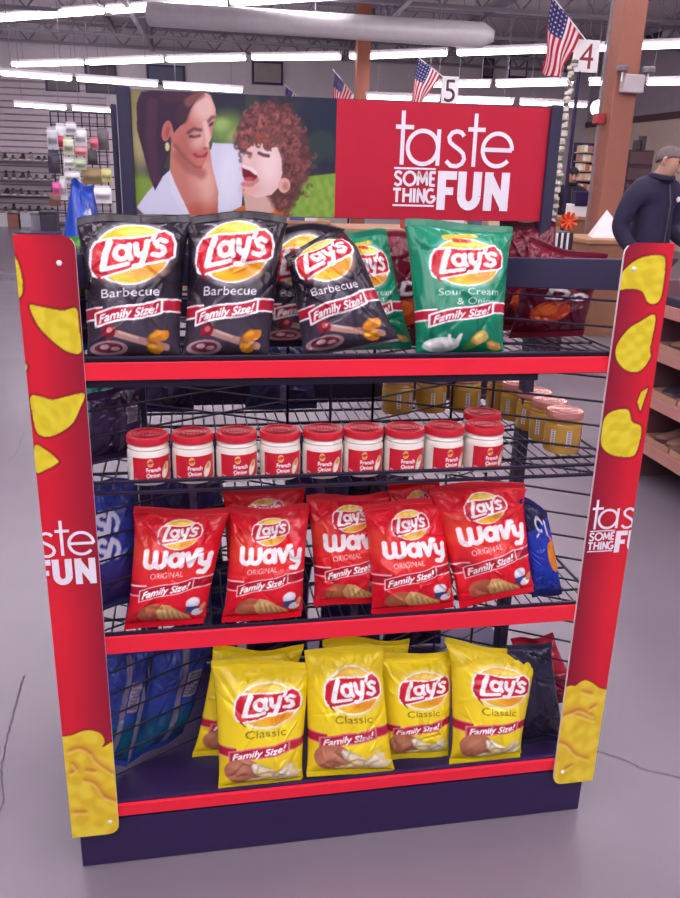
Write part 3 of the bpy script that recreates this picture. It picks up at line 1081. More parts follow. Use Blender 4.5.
pbag('green', 'green sour cream chip bag mostly hidden behind the crumpled black bag', [(335, 354), (412, 352), (388, 236), (334, 234)], .125, .17, seed=6, group='green sour cream chip bags', n=(90, 120), T=.024)
pbag('maroon', 'dark maroon chip bag in the gap beside the upright green bag', [(368, 354), (440, 352), (430, 240), (376, 240)], .18, .215, seed=7, group='maroon tortilla chip bags', n=(60, 90), T=.022)

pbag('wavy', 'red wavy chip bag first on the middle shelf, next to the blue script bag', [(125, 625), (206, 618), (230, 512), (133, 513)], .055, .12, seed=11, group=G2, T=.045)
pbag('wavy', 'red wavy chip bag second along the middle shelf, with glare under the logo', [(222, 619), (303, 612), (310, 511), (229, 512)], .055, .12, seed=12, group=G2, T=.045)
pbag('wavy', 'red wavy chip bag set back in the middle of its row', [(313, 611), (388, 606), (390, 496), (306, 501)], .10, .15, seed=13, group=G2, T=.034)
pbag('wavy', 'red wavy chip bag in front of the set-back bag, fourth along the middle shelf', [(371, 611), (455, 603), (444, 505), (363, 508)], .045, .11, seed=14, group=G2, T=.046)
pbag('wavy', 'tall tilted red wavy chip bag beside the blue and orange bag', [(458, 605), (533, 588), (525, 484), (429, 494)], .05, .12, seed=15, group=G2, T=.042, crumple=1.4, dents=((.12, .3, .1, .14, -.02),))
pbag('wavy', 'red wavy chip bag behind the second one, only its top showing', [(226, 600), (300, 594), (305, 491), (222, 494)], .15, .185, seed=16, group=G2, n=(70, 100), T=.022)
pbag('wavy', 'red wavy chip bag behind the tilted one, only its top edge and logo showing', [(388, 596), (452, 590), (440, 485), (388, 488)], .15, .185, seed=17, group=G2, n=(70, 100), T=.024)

pbag('classic', 'yellow classic chip bag nearest the blue bags, first along the bottom deck', [(218, 785), (303, 777), (312, 665), (211, 667)], .03, .10, seed=21, group=G3, T=.047)
pbag('classic', 'dented yellow classic chip bag with a creased logo, second along the bottom deck', [(306, 778), (394, 776), (383, 651), (304, 651)], .03, .105, seed=22, group=G3, T=.047, crumple=1.6, dents=((.55, .86, .16, .1, -.022),))
pbag('classic', 'yellow classic chip bag set back, third along the bottom deck', [(382, 768), (448, 762), (456, 655), (378, 658)], .075, .13, seed=23, group=G3, T=.044)
pbag('classic', 'tilted yellow classic chip bag with a corner sticking out beside the black bag', [(450, 761), (521, 754), (541, 661), (446, 641)], .04, .11, seed=24, group=G3, T=.046, pinch=.11)
pbag('classic', 'yellow classic chip bag standing behind the first one beside the blue bags', [(193, 752), (286, 746), (303, 651), (212, 655)], .125, .165, seed=25, group=G3, n=(80, 110), T=.026)
pbag('classic', 'yellow classic chip bag behind the dented one, only its rim showing', [(318, 748), (400, 742), (410, 643), (322, 645)], .17, .20, seed=26, group=G3, n=(60, 90), T=.022)

# bags in the side pockets, seen through the diagonal wire grids
nL = np.array([-.28, .48, 0]) / math.hypot(.28, .48)
nR = np.array([.28, .48, 0]) / math.hypot(.28, .48)


def sbag(side, art, label, px, ob, ot, z0=None, **kw):
    n = nL if side < 0 else nR
    p0 = np.array([side * .58, .04, 0])
    q = [on_plane(*p, p0 + n * ob, n) for p in px[:2]] + [on_plane(*p, p0 + n * ot, n) for p in px[2:]]
    if z0 is not None:
        dz = z0 - min(q[0][2], q[1][2])
        for k in (0, 1): q[k] = q[k] + np.array([0, 0, dz])
    kw.setdefault('n', (60, 90))
    return bag(art, label, *q, **kw)


SG = 'blue chip bags in the side pocket'
sbag(-1, 'greenfoot', 'blue chip bag with a green band behind the black bags, above the printed board', [(46, 352), (124, 345), (93, 190), (70, 188)], .055, .065, 1.135, seed=31, T=.04, group=SG)
sbag(-1, 'bluescript', 'blue chip bag with white script seen through the wires beside the red bags', [(78, 640), (141, 622), (134, 482), (84, 492)], .045, .055, .57, seed=32, T=.034, group=SG)
sbag(-1, 'navy', 'dark blue chip bag deep in the side pocket behind the first red bag', [(150, 618), (225, 600), (222, 474), (150, 480)], .06, .07, .57, seed=33, T=.03, group=SG)
sbag(-1, 'blueback', 'blue and teal chip bag turned backwards, nearest the printed board on the bottom deck', [(82, 770), (128, 772), (152, 652), (104, 657)], .045, .05, .155, seed=34, T=.032, group=SG)
sbag(-1, 'blueback', 'blue and teal chip bag turned backwards beside the first yellow bag', [(130, 765), (185, 735), (214, 642), (154, 652)], .05, .055, .155, seed=35, T=.032, group=SG)
sbag(-1, 'darkpurple', 'dark purple snack bag turned backwards behind the wires beside the jars', [(88, 456), (143, 442), (140, 388), (88, 396)], .06, .065, .90, seed=36, T=.03, group='bags beside the jars')
sbag(-1, 'mint', 'mint green topped snack bag behind the dark purple one', [(84, 450), (134, 436), (132, 377), (86, 382)], .135, .14, .90, seed=37, T=.025, group='bags beside the jars')
sbag(1, 'maroon', 'maroon tortilla chip bag with white letters and an orange picture behind the wires', [(508, 352), (582, 350), (606, 262), (528, 244)], .07, .08, 1.135, seed=41, T=.036, group='maroon tortilla chip bags', crumple=1.8)
sbag(1, 'maroon', 'maroon tortilla chip bag rising above the dark top bar behind the green bag', [(496, 350), (556, 350), (556, 228), (500, 224)], .16, .17, 1.135, seed=42, T=.034, group='maroon tortilla chip bags', crumple=1.8)
pbag('blueorange', 'bright blue and orange chip bag squeezed in behind the tilted red bag', [(529, 606), (560, 603), (548, 514), (519, 502)], .075, .10, seed=43, T=.022, n=(60, 90))
pbag('blackback', 'black chip bag turned backwards behind the tilted yellow bag', [(512, 752), (563, 748), (551, 645), (505, 652)], .085, .115, seed=44, T=.026, n=(60, 90))
sbag(1, 'redback', 'red chip bag showing as a sliver behind the black one', [(520, 745), (574, 742), (554, 638), (512, 642)], .14, .145, .155, seed=45, T=.034)
# bags of the far side of the rack
for k, (px, art, lb) in enumerate((([(246, 466), (316, 463), (313, 386), (250, 389)], 'navy', 'dark navy snack bag on the far side of the rack behind the middle jars'),
                                   ([(148, 476), (196, 474), (198, 388), (150, 390)], 'darkpurple', 'dark purple snack bag on the far side of the rack behind the first jars'),
                                   ([(150, 600), (226, 596), (226, 500), (150, 502)], 'navy', 'dark navy snack bag on the far side of the middle shelf'))):
    pts = [at(*p, .52) for p in px[:2]] + [at(*p, .53) for p in px[2:]]
    z0 = .90 if k < 2 else .57
    h = .22
    pts[0][2] = pts[1][2] = z0
    pts[2][2] = pts[3][2] = z0 + (.16 if k < 2 else .24)
    bag(art, lb, *pts, seed=50 + k, T=.03, n=(50, 70), group='dark bags on the far side')

for k, (x, zz, art, hh_, lb) in enumerate(((.0, .57, 'navy', .26, 'dark navy snack bag on the far middle shelf behind the middle red bag'),
                                        (.17, .57, 'darkpurple', .25, 'dark purple snack bag on the far middle shelf behind the fourth red bag'), (-.3, .155, 'navy', .30, 'dark navy snack bag on the far bottom deck behind the first yellow bag'),
                                        (-.1, .155, 'darkpurple', .30, 'dark purple snack bag on the far bottom deck behind the dented yellow bag'), (.1, .155, 'navy', .31, 'dark navy snack bag on the far bottom deck behind the set back yellow bag'),
                                        (.3, .155, 'darkpurple', .30, 'dark purple snack bag on the far bottom deck behind the tilted yellow bag'))):
    yy = .50 + .04 * (k % 2) if abs(x) < .25 else .55
    bag(art, lb, (x - .09, yy, zz), (x + .09, yy, zz), (x + .095, yy - .03, zz + hh_), (x - .095, yy - .03, zz + hh_), seed=60 + k, T=.03, n=(40, 60), group='dark bags on the far side')

# ================================================================== dip jars
def jar_mesh(body_m, lid_m, R=.0405, H=.084):
    b = MB().lathe([(R * .80, 0), (R * .95, .002), (R, .008), (R, .058), (R * .985, .064), (R * .93, .069), (R * .97, .0725), (R * .93, .076), (R * .90, .079), (R * .90, H)], 40)
    l = MB().lathe([(R * .96, H - .004), (R * 1.0, H - .003), (R * 1.0, H + .007), (R * .97, H + .0105), (R * .88, H + .0115), (R * .84, H + .0105), (R * .05, H + .0108)], 40)
    return b, l


def jar_label_art(nu, nv):
    c = Canvas(nu, nv, 1.9, 1, (206, 26, 48), 2)
    c.ell(.80, .78, .13, .16, (236, 214, 150)); c.ell(.80, .78, .10, .12, (226, 150, 60)); c.poly([(.69, .73), (.91, .77), (.91, .85), (.69, .81)], (200, 30, 44))
    c.text('French', fit_text('French', .62, 1.24, .42, .17), WHT, .006)
    c.text('Onion', fit_text('Onion', .62, 1.20, .19, .17), WHT, .006)
    c.ell(.66, .12, .03, .05, WHT)
    c.stroke([(.1, .12), (.25, .09)], .025, (236, 190, 190))
    c.ell(1.50, .40, .17, .34, (226, 206, 168), -22); c.ell(1.47, .32, .12, .22, (240, 236, 224), -22); c.ell(1.54, .55, .08, .14, (214, 164, 84), -22)
    return c.out()


def lid_text(root, z, R):
    c = MB()
    for k in range(5): c.box(-.016 + k * .007, -.011 + k * .007, -.004, .006, z, z + .0004)
    return c


def make_jar(body, lid, R=.0405, label=True, name='dip_jar', lb='', cat='jar', ring=None):
    t = thing(name, lb, cat)
    b, l = jar_mesh(body, lid, R)
    bo = b.build('glass_body', body, t, smooth=True)
    lo = l.build('lid', lid, t, smooth=True)
    rings = MB()
    for r_ in (.55, .70):
        pts = [(R * r_ * math.cos(a), R * r_ * math.sin(a), .0952) for a in np.linspace(0, 2 * PI, 25)]
        rings.tube(pts, .0007, 4, False)
    for k in range(-2, 3): rings.box(k * .0062 - .002, k * .0062 + .002, -.006, .006, .0945, .0956)
    rings.build('embossing', ring or M['lidwhite'], lo)
    if label:
        nu, nv = 76, 44
        a = np.linspace(-2.5, -.45, nu)
        z = np.linspace(.010, .058, nv)
        A, Z = np.meshgrid(a, z)
        grid_mesh('paper_label', np.stack([R * 1.012 * np.cos(A), R * 1.012 * np.sin(A), Z], -1), M['label'], t, jar_label_art(nu, nv))
    return t


M['lidwhite'] = mat('lid_print', (150, 30, 50), .35)
jl = ['white dip jar with a red lid first in its row beside the purple bag', 'white red-lidded dip jar, second from the dark purple bag',
      'white red-lidded dip jar, third from the dark purple bag', 'white red-lidded dip jar, fourth from the dark purple bag',
      'white red-lidded dip jar in the middle of the row of nine', 'white red-lidded dip jar, sixth from the dark purple bag',
      'white red-lidded dip jar, third from the row end near the yellow jars', 'white red-lidded dip jar, second from the row end near the yellow jars',
      'white red-lidded dip jar at the row end nearest the yellow jars']
proto = make_jar(M['cream'], M['lidred'], lb=jl[0])
proto['group'] = 'white dip jars with red lids'
jx = [150, 194, 237, 280, 322, 362, 402, 441.5, 481]
rj = random.Random(5)
for i, px in enumerate(jx):
    p = at(px, 480 - (px - 150) * .0385, .05)
    o = proto if i == 0 else dup(proto, label=jl[i])
    o.location = (float(p[0]), .048 + rj.uniform(-.002, .002), .8865)
    o.rotation_euler = (0, 0, [.28, .1, .16, .1, .0, .05, .02, .22, .2][i] - .1)
dup(proto, (.302, .137, .8865), .3, 'white dip jar with a red lid standing behind the last jar of the row')
yl = ['yellow cheese dip jar nearest the printed board, in front of its row', 'yellow cheese dip jar second in the row running back from the board', 'yellow cheese dip jar third in the row running back from the board',
      'yellow cheese dip jar fourth in the row running back from the board', 'yellow cheese dip jar at the far back of the row']
yj = make_jar(M['queso'], M['lidsheen'], label=False, name='cheese_dip_jar', lb=yl[0], ring=mat('pale_lid_print', (240, 200, 196), .3))
yj['group'] = 'yellow cheese dip jars'
for a0, wd in ((-1.9, .28), (-2.75, .25)):
    A, Z = np.meshgrid(np.linspace(a0, a0 + wd, 8), np.linspace(.018, .056, 40))
    cc = np.full(A.shape + (3,), 232.)
    cc[(np.arange(40) // 2) % 2 == 0, 2:6] = (70, 60, 90)
    grid_mesh('barcode_label', np.stack([.0405 * 1.012 * np.cos(A), .0405 * 1.012 * np.sin(A), Z], -1), M['label'], yj, cc)
A, Z = np.meshgrid(np.linspace(-.75, .4, 10), np.linspace(.014, .058, 10))
cc = np.full(A.shape + (3,), 0.) + np.array((190, 50, 50.))
grid_mesh('paper_label', np.stack([.0405 * 1.012 * np.cos(A), .0405 * 1.012 * np.sin(A), Z], -1), M['label'], yj, cc)
for i in range(5):
    o = yj if i == 0 else dup(yj, label=yl[i])
    o.location = (.495 - (i > 2) * .008 * (i - 2), .140 + i * .083, .8865)
    o.rotation_euler = (0, 0, .1)
ORD3 = ['third', 'second', 'first']
# dark jars in the far corner pocket behind the white ones
for i in range(3):
    dup(yj, (.20 + i * .09, .475 + (i == 1) * .006, .8865), .9, f'{ORD3[i]} yellow cheese dip jar on the far jar shelf from the nearer yellow row', 'yellow jars on the far side')

# ================================================================== the shop: shell
def struct(o): return tag(o, kind='structure')


def floor_mat():
    mt = mat('polished_concrete', (119, 110, 122), .27, .5, vary=.08, scale=1.6, bump=.03)
    return mt


BW, RW, CE = 21., 10.6, 4.75
struct(MB().box(-12, 12, -6, BW, -.05, 0).build('floor', floor_mat()))
struct(MB().box(-12, 12, -6, BW + .1, CE, CE + .1).build('ceiling', mat('ceiling_deck', (196, 186, 194), .7, .2, vary=.08, scale=.7)))
struct(MB().box(-12, 12, BW, BW + .1, 0, CE).build('wall_back', mat('pale_wall', (206, 196, 202), .7, .2, vary=.03)))
struct(MB().box(RW, RW + .1, 1.5, BW, 0, 2.95).build('wall_right', mat('beige_wall', (226, 204, 192), .7, .2, vary=.03)))
struct(MB().box(RW - .05, RW + .1, 1.5, BW, 2.90, CE).build('wall_right_upper', mat('grey_soffit', (176, 164, 174), .7, .2, vary=.04)))
struct(MB().box(RW - .09, RW, 1.5, BW, 2.84, 2.98).build('trim_1', mat('brown_trim', (104, 72, 80), .5, .3)))
struct(MB().box(-12.1, -12, -6, BW, 0, CE).build('wall_left', mat('pale_side_wall', (206, 196, 202), .7, .2, vary=.03)))
# slat wall panel in front of the back wall
sl = MB()
for k in range(22): sl.box(-11.9, -2.2, BW - .06, BW - .001, .12 + k * .148, .12 + k * .148 + .112)
struct(MB().box(-11.9, -2.2, BW - .03, BW - .001, .1, 3.4).build('wall_back_grooves', mat('slat_groove', (138, 124, 134), .7)))
struct(sl.build('wall_back_slats', mat('slat_wall', (186, 174, 182), .6, .25, vary=.04)))
struct(MB().box(-12, 12, BW - .08, BW - .001, 0, .11).build('baseboard_back', mat('dark_base', (110, 100, 112), .6)))
# cracks in the concrete
crack_m = mat('crack_gap', (92, 82, 98), .8, .1)


def crack(pts, w):
    P = [atz(*p, .0006) for p in pts]
    mb = MB()
    rg = random.Random(len(pts))
    fine = []
    for a, b in zip(P[:-1], P[1:]):
        for t in np.linspace(0, 1, 8, endpoint=False):
            q = a + (b - a) * t
            fine.append(q + np.array([rg.uniform(-1, 1), rg.uniform(-1, 1), 0]) * .0022)
    fine.append(P[-1])
    for i, (a, b) in enumerate(zip(fine[:-1], fine[1:])):
        d = (b - a) / (np.linalg.norm(b - a) + 1e-9)
        n = np.array([-d[1], d[0], 0]) * w * rg.uniform(.5, 1.2)
        mb.add([a - n, b - n, b + n, a + n], [(0, 1, 2, 3)])
    struct(mb.build('floor_crack', crack_m))


crack([(24, 676), (14, 712), (6, 742), (1, 770), (4, 800), (-6, 830)], .0028)
crack([(575, 748), (600, 752), (620, 758), (645, 770), (665, 774), (690, 780)], .0018)
crack([(24, 432), (17, 452), (8, 462)], .003)
# expansion joint
P1, P2 = atz(596, 560, .0006), atz(690, 566, .0006)

# column with emergency light box and conduit
colm = thing('column', 'orange brown square steel column rising past the ceiling lights', 'column', (float(at(606, 200, 7)[0]), 7, 0))
colm['kind'] = 'structure'
MB().box(-.125, .125, -.125, .125, 0, CE).build('shaft', mat('column_paint', (158, 102, 86), .55, .3, vary=.06, scale=3), colm, bevel=.01)
el = thing('emergency_light', 'grey emergency light box with two round lamps fixed to the orange column', 'emergency light', (*at(631, 92, 6.824)[:2], at(632, 93, 6.824)[2]))
MB().box(-.11, .11, -.05, .05, 0, .17).build('box', mat('pale_grey_plastic', (196, 186, 190), .5), el, bevel=.01)
for sx in (-.13, .15):
    MB().lathe([(.02, 0), (.06, .01), (.065, .05), (.05, .06)], 16).build('lamp_head', mat('lamp_head_grey', (130, 120, 128), .4), el, smooth=True, loc=(sx, -.02, .185))
for sx in (-.13, .15): MB().tube([(sx, -.02, .1), (sx, -.02, .19)], .012).build('lamp_arm', M['white'], el)
rp = thing('sprinkler_pipe', 'thin grey conduit with a red fitting beside the orange column', 'pipe', (float(at(606, 200, 7)[0]) - .19, 7, 0))
MB().tube([(0, 0, 0), (0, 0, CE)], .018).build('conduit', mat('pipe_grey', (128, 112, 116), .4), rp)
MB().box(-.05, .05, -.05, .05, 2.02, 2.12).build('fitting', mat('pipe_red', (170, 50, 56), .4), rp, bevel=.01)
col2 = MB().box(-.12, .12, -.12, .12, 0, CE).build('column', mat('column_paint_far', (156, 92, 74), .6), loc=(float(at(362, 80, 15)[0]), 15, 0))
struct(col2)

# roof joists, duct
tm = mat('joist_steel', (128, 120, 132), .5, .4)


def joist(p, q, h=.42, n=16, nm='roof_truss'):
    p, q = np.array(p, float), np.array(q, float)
    mb = MB()
    dz = np.array([0, 0, h])
    mb.bar(p, q, .09, .06).bar(p + dz, q + dz, .09, .06)
    for k in range(n):
        a, b = p + (q - p) * k / n, p + (q - p) * (k + .5) / n
        c = p + (q - p) * (k + 1) / n
        mb.tube([a, b + dz, c], .022, 5)
    return struct(mb.build(nm, tm))


for y in (10.5, 13.2, 16., 18.6, 20.4): joist((-11, y, 4.20), (10.5, y + .4, 4.20), n=30)
for x in (-6, -1.5, 3.2): joist((x, 9, 4.18), (x + .5, 20.8, 4.18), h=.5, n=18)
for k in range(7):
    a = -10 + k * 2.6
    struct(MB().bar((a, 8, 4.62), (a + .3, 20.9, 4.62), .07, .12).build('roof_beam', tm))
dp, dq = at(150, 14, 14.5), at(494, 36, 12.2)
du = tag(MB().tube([dp, dp + (dq - dp) * .97, dq], [.19, .19, .08], 24).build('ventilation_duct', mat('duct_grey', (214, 210, 214), .4, .4, metal=.1), smooth=True),
         'round pale grey air duct under the roof joists', 'duct')
for f in (.2, .5, .8):
    p = dp + (dq - dp) * f
for f in (.15, .5, .85):
    p = dp + (dq - dp) * f
    MB().tube([p + np.array([0, 0, .17]), (p[0], p[1], CE)], .01, 5).build('hanger', tm, du)

# ceiling lights in view
tube_m = mat('lit_tube', (255, 248, 252), vary=0, emit=9.)
house_m = mat('fixture_white', (206, 196, 206), .5, vary=.02)


ORD = ['first', 'second', 'third', 'fourth', 'fifth', 'sixth', 'seventh', 'eighth', 'ninth', 'tenth', 'eleventh', 'twelfth', 'thirteenth']


def ceiling_light(a, b, label, group, w=.16, hang=True):
    a, b = np.array(a, float), np.array(b, float)
    L = np.linalg.norm(b - a)
    ang = math.atan2(b[1] - a[1], b[0] - a[0])
    t = thing('ceiling_light', label, 'ceiling light', (a + b) / 2, ang, group)
    MB().prism([(-L / 2, .0), (L / 2, .0), (L / 2, .06), (-L / 2, .06)], -w * .3, w * .3).build('housing', house_m, t)
    for s in (-1, 1):
        MB().tube([(-L / 2 + .03, s * w * .27, -.035), (L / 2 - .03, s * w * .27, -.035)], w * .2, 8).build('tube', tube_m, t, smooth=True)
    if hang:
        for s in (-.35, .35): MB().tube([(s * L, 0, .05), (s * L, 0, CE - float((a + b)[2]) / 2)], .006, 4).build('hanger', tm, t)
    return t


rows = [(4.2, .26, [((-40, 19), (0, 16)), ((1, 16), (101, 8)), ((108, 8), (225, 0)), ((232, 0), (345, -8))], 'topmost row'),
        (3.6, .20, [((13, 63), (82, 61)), ((87, 61), (162, 58)), ((167, 58), (245, 56)), ((252, 56), (341, 55)), ((350, 55), (447, 51)), ((457, 51), (565, 47)), ((572, 47), (690, 42))], 'long second row'),
        (3.1, .18, [((-30, 69), (-2, 71)), ((0, 71), (72, 77)), ((76, 77), (158, 83)), ((163, 84), (243, 89))], 'row just above the sign photograph'),
        (2.72, .14, [((14, 103), (66, 107)), ((72, 107), (116, 110))], 'low slatted wall row'),
        (3.1, .16, [((430, 83), (491, 83)), ((496, 83), (574, 81)), ((588, 81), (640, 81)), ((646, 81), (690, 80))], 'row behind lane four'),
        (2.85, .14, [((366, 95), (440, 98)), ((448, 99), (514, 101)), ((520, 101), (587, 104))], 'row behind the red sign half')]
for z, w, segs, lb in rows:
    for k_, (a, b) in enumerate(segs):
        A, B = atz(*a, z), atz(*b, z)
        if max(A[1], B[1]) > BW - .4:
            k = (BW - .6) / max(A[1], B[1])
            A, B = CAM + (A - CAM) * k, CAM + (B - CAM) * k
        ceiling_light(A, B, f'{ORD[k_]} ceiling light from the shoe wall side in the {lb}', f'ceiling lights in the {lb}', w)
ceiling_light(atz(-14, 88, 3.2), atz(9, 107, 2.9), 'slanting ceiling light at the edge over the slatted wall', None, .12)
# unseen rows overhead, some added to brighten the rack front and far floor
for y in (-5.4, -4.2, -3., -1.8, -.2, 1.8, 4.0, 6.5, 8.3, 9.7):
    for x in (-5.2, -2.6, 0., 2.6, 5.2):
        ceiling_light((x - 1.15, y, 4.0), (x + 1.15, y, 4.0), 'unseen ceiling light overhead to brighten the rack aisle', 'ceiling lights over the rack aisle', .30)
for y in (8.5, 11., 13.5, 16., 18.5):  # side row out of view, added to brighten the slatted shoe wall
    ceiling_light((-7.6, y - 1.1, 4.0), (-7.6, y + 1.1, 4.0), 'unseen ceiling light added to brighten the shoe wall', 'unseen ceiling lights added over the shoe wall', .30)
for y in (4., 6.5, 9.):  # out-of-view row added for more light on the column and man
    ceiling_light((7.2, y - 1.1, 4.0), (7.2, y + 1.1, 4.0), 'unseen ceiling light added to brighten the checkout side', 'unseen ceiling lights added over the checkout', .30)
gl = tag(MB().lathe([(.01, -.12), (.08, -.1), (.12, -.04), (.125, .02), (.09, .09), (.03, .12)], 20).build('globe_lamp', mat('globe_glow', (250, 248, 250), vary=0, emit=2.), smooth=True, loc=tuple(at(598, 108, 12.))),
         'round white globe lamp beside the orange column', 'lamp')
gl_h = MB().tube([(0, 0, .11), (0, 0, CE - gl.location.z)], .01, 5).build('hanger', tm, gl)

# pictures hung high on the back wall
for k, (x0, y0, x1, y1, c, lb) in enumerate(((46, 77, 79, 91, (92, 82, 90), 'small dark framed picture high over the slatted wall'), (86, 65, 116, 93, (74, 62, 72), 'dark framed poster high on the wall above the woman in the sign'),
                                            (147, 66, 185, 84, (80, 84, 110), 'dark blue framed poster high on the back wall'), (252, 62, 283, 84, (150, 138, 140), 'pale framed poster high on the back wall beside the smallest flag'),
                                            (482, 58, 494, 78, (90, 80, 92), 'narrow dark banner high on the wall behind the largest flag'), (508, 56, 528, 78, (206, 200, 206), 'pale banner high on the wall behind the largest flag'))):
    a, b = at(x0, y1, BW - .05), at(x1, y0, BW - .05)
    t = thing('framed_poster', lb, 'poster', ((a[0] + b[0]) / 2, BW - .062, a[2]))
    w, h = (b[0] - a[0]) / 2, b[2] - a[2]
    MB().box(-w, w, -.02, .06, 0, h).build('frame', M['black'], t)
    MB().box(-w * .86, w * .86, -.026, -.019, h * .1, h * .9).build('print', mat('poster_ink', c, .5, vary=.2, scale=3), t)
# big lantern poster on the upper right wall
pc = MB()
pl_ = thing('framed_poster', 'tall pale poster with a dark blue lantern above the beige wall', 'poster')
a, b = atx(640, 44, RW - .07), atx(676, -20, RW - .07)
pl_.location = (RW - .07, float((a[1] + b[1]) / 2), float(min(a[2], b[2])))
hw = abs(a[1] - b[1]) / 2
MB().box(-.02, .018, -hw, hw, 0, CE - pl_.location.z - .02).build('board', mat('pale_poster', (206, 196, 198), .6), pl_)
MB().add([(-.024, y, z) for y, z in ((.55 * hw, .02), (-.6 * hw, .02), (-.6 * hw, .25), (-.36 * hw, .45), (-.36 * hw, .68), (.0 * hw, .78), (.3 * hw, .68), (.3 * hw, .45), (.55 * hw, .25))], [tuple(range(9))]).build('lantern_print', mat('lantern_ink', (52, 56, 84), .5), pl_)
MB().box(-.028, -.0245, -.25 * hw, .2 * hw, .44, .56).build('window_print', mat('lantern_glass', (130, 126, 138), .5), pl_)

# ================================================================== flags and lane signs
FLAGM = mat_print('flag_cloth', .7, .2)


def flag_art(nu, nv):
    c = Canvas(nu, nv, 1.9, 1, (238, 228, 234), 2)
    for k in range(13):
        if k % 2 == 0: c.poly([(0, k / 13), (1.9, k / 13), (1.9, (k + 1) / 13), (0, (k + 1) / 13)], (196, 36, 60))
    c.poly([(0, 6 / 13), (.76, 6 / 13), (.76, 1), (0, 1)], (54, 50, 104))
    for i in range(6):
        for j in range(5): c.ell(.07 + i * .124, .52 + j * .105, .022, .022, (230, 226, 236))
    return c.out()


def flag(px, Y, label, wave=.02, n=(76, 52), pole=False):
    A, B, Cc, Dd = [at(*p, Y) for p in px]   # canton corner, hoist end, fly end, fly corner at canton side
    nu, nv = n
    u, v = np.meshgrid(np.linspace(0, 1, nu), np.linspace(0, 1, nv))
    P = ((1 - u) * v)[..., None] * A + ((1 - u) * (1 - v))[..., None] * B + (u * (1 - v))[..., None] * Cc + (u * v)[..., None] * Dd
    P = P + np.array([0, 1, 0]) * (wave * np.sin(v * 9 + u * 2) * (.3 + u))[..., None] + np.array([1, 0, 0]) * (wave * .5 * np.sin(u * 7 + v * 3) * u)[..., None]
    t = thing('flag', label, 'flag', B)
    nm = grid_mesh('cloth', P - B, FLAGM, t, flag_art(nu, nv))
    so = nm.modifiers.new('thickness', 'SOLIDIFY')
    so.thickness = .003
    d = (A - B) / np.linalg.norm(A - B)
    st = MB().tube([(B - d * .12) - B, (A + d * .06) - B], .008, 6)
    st.build('stick', M['white'], t)
    if pole: MB().tube([(0, .02, -float(B[2])), (0, .02, .02)], .02, 6).build('pole', M['black'], t)
    return t


def lane_sign(px, Y, digit, label, garland=False):
    """px: four corners TL, TR, BR, BL of the plate"""
    TL, TR, BR, BL = [at(*p, Y) for p in px]
    w, h = (np.linalg.norm(TR - TL) + np.linalg.norm(BR - BL)) / 2, (np.linalg.norm(TL - BL) + np.linalg.norm(TR - BR)) / 2
    c = (TL + TR + BR + BL) / 4
    t = thing('lane_sign', label, 'sign', (c[0], Y, 0))
    MB().box(-w / 2, w / 2, -.02, .02, c[2] - h / 2, c[2] + h / 2).build('plate', M['white'], t, bevel=.004)
    v, tr = text_tris(digit)
    k = h * .78 / (v[:, 1].max() - v[:, 1].min())
    ctr = (v.max(0) + v.min(0)) / 2
    mb = MB()
    for q in tr: mb.add([((x - ctr[0]) * k * .95, -.0215, (y - ctr[1]) * k + c[2]) for x, y in v[q]], [(0, 1, 2)])
    mb.build('numeral', mat('maroon_ink', (140, 24, 60) if digit == '4' else (70, 44, 66), .5), t)
    MB().tube([(-w * .2, 0, 0), (-w * .2, 0, c[2] - h / 2 + .02)], .022, 8).build('pole', M['black'], t)
    MB().lathe([(.16, 0), (.16, .015), (.03, .03)], 18, -w * .2, 0).build('base', M['black'], t)
    return t, c, w, h


lane_sign([(575, 39), (599, 41), (597, 74), (572, 71)], 8.2, '4', 'white lane sign with a maroon 4 beside the largest flag')
lane_sign([(442, 77), (458, 76), (457, 107), (441, 104)], 11.5, '5', 'white lane sign with a dark 5 beside the second largest flag')
lane_sign([(349, 94), (361, 95), (360, 110), (347, 110)], 15.5, '6', 'small white lane sign with a 6 peeping over the red header sign')
flag([(552, -4), (581, 34), (561, 79), (540, 73)], 8.1, 'largest striped flag hanging beside the lane four sign', .05)
flag([(419, 58), (441, 75), (419, 110), (408, 106)], 11.4, 'second largest striped flag beside the lane five sign', .05)
flag([(335, 72), (352, 93), (344, 110), (331, 107)], 15.4, 'small striped flag beside the lane six sign', .04, (50, 36))
flag([(286, 86), (299, 98), (292, 110), (284, 108)], 17.5, 'tiny striped flag over the dark trees of the sign photograph', .04, (40, 30), True)
# speckled garland pole beside the lane four sign
gp = thing('garland_pole', 'white and green speckled garland hanging beside the black lane four pole', 'garland', at(551, 232, 8.0))
tp, bp_ = at(573, 62, 8.0), at(551, 232, 8.0)
mb, mb2 = MB(), MB()
rg = random.Random(3)
N = 64
for k in range(N):
    p = bp_ + (tp - bp_) * k / (N - 1) - bp_
    r = .035 + rg.uniform(-.006, .01)
    q = p + np.array([rg.uniform(-.02, .02), rg.uniform(-.02, .02), 0])
    (mb2 if k % 3 == 0 else mb).lathe([(.004, q[2] - .03), (r, q[2] - .012), (r, q[2] + .014), (.004, q[2] + .03)], 7, q[0], q[1])
mb.build('pale_tufts', mat('garland_white', (224, 218, 212), .6), gp)
mb2.build('green_tufts', mat('garland_green', (104, 110, 92), .6), gp)
gs = MB().tube([(0, 0, -float(bp_[2])), tuple(tp - bp_)], .010, 6).build('pole', M['black'], gp)

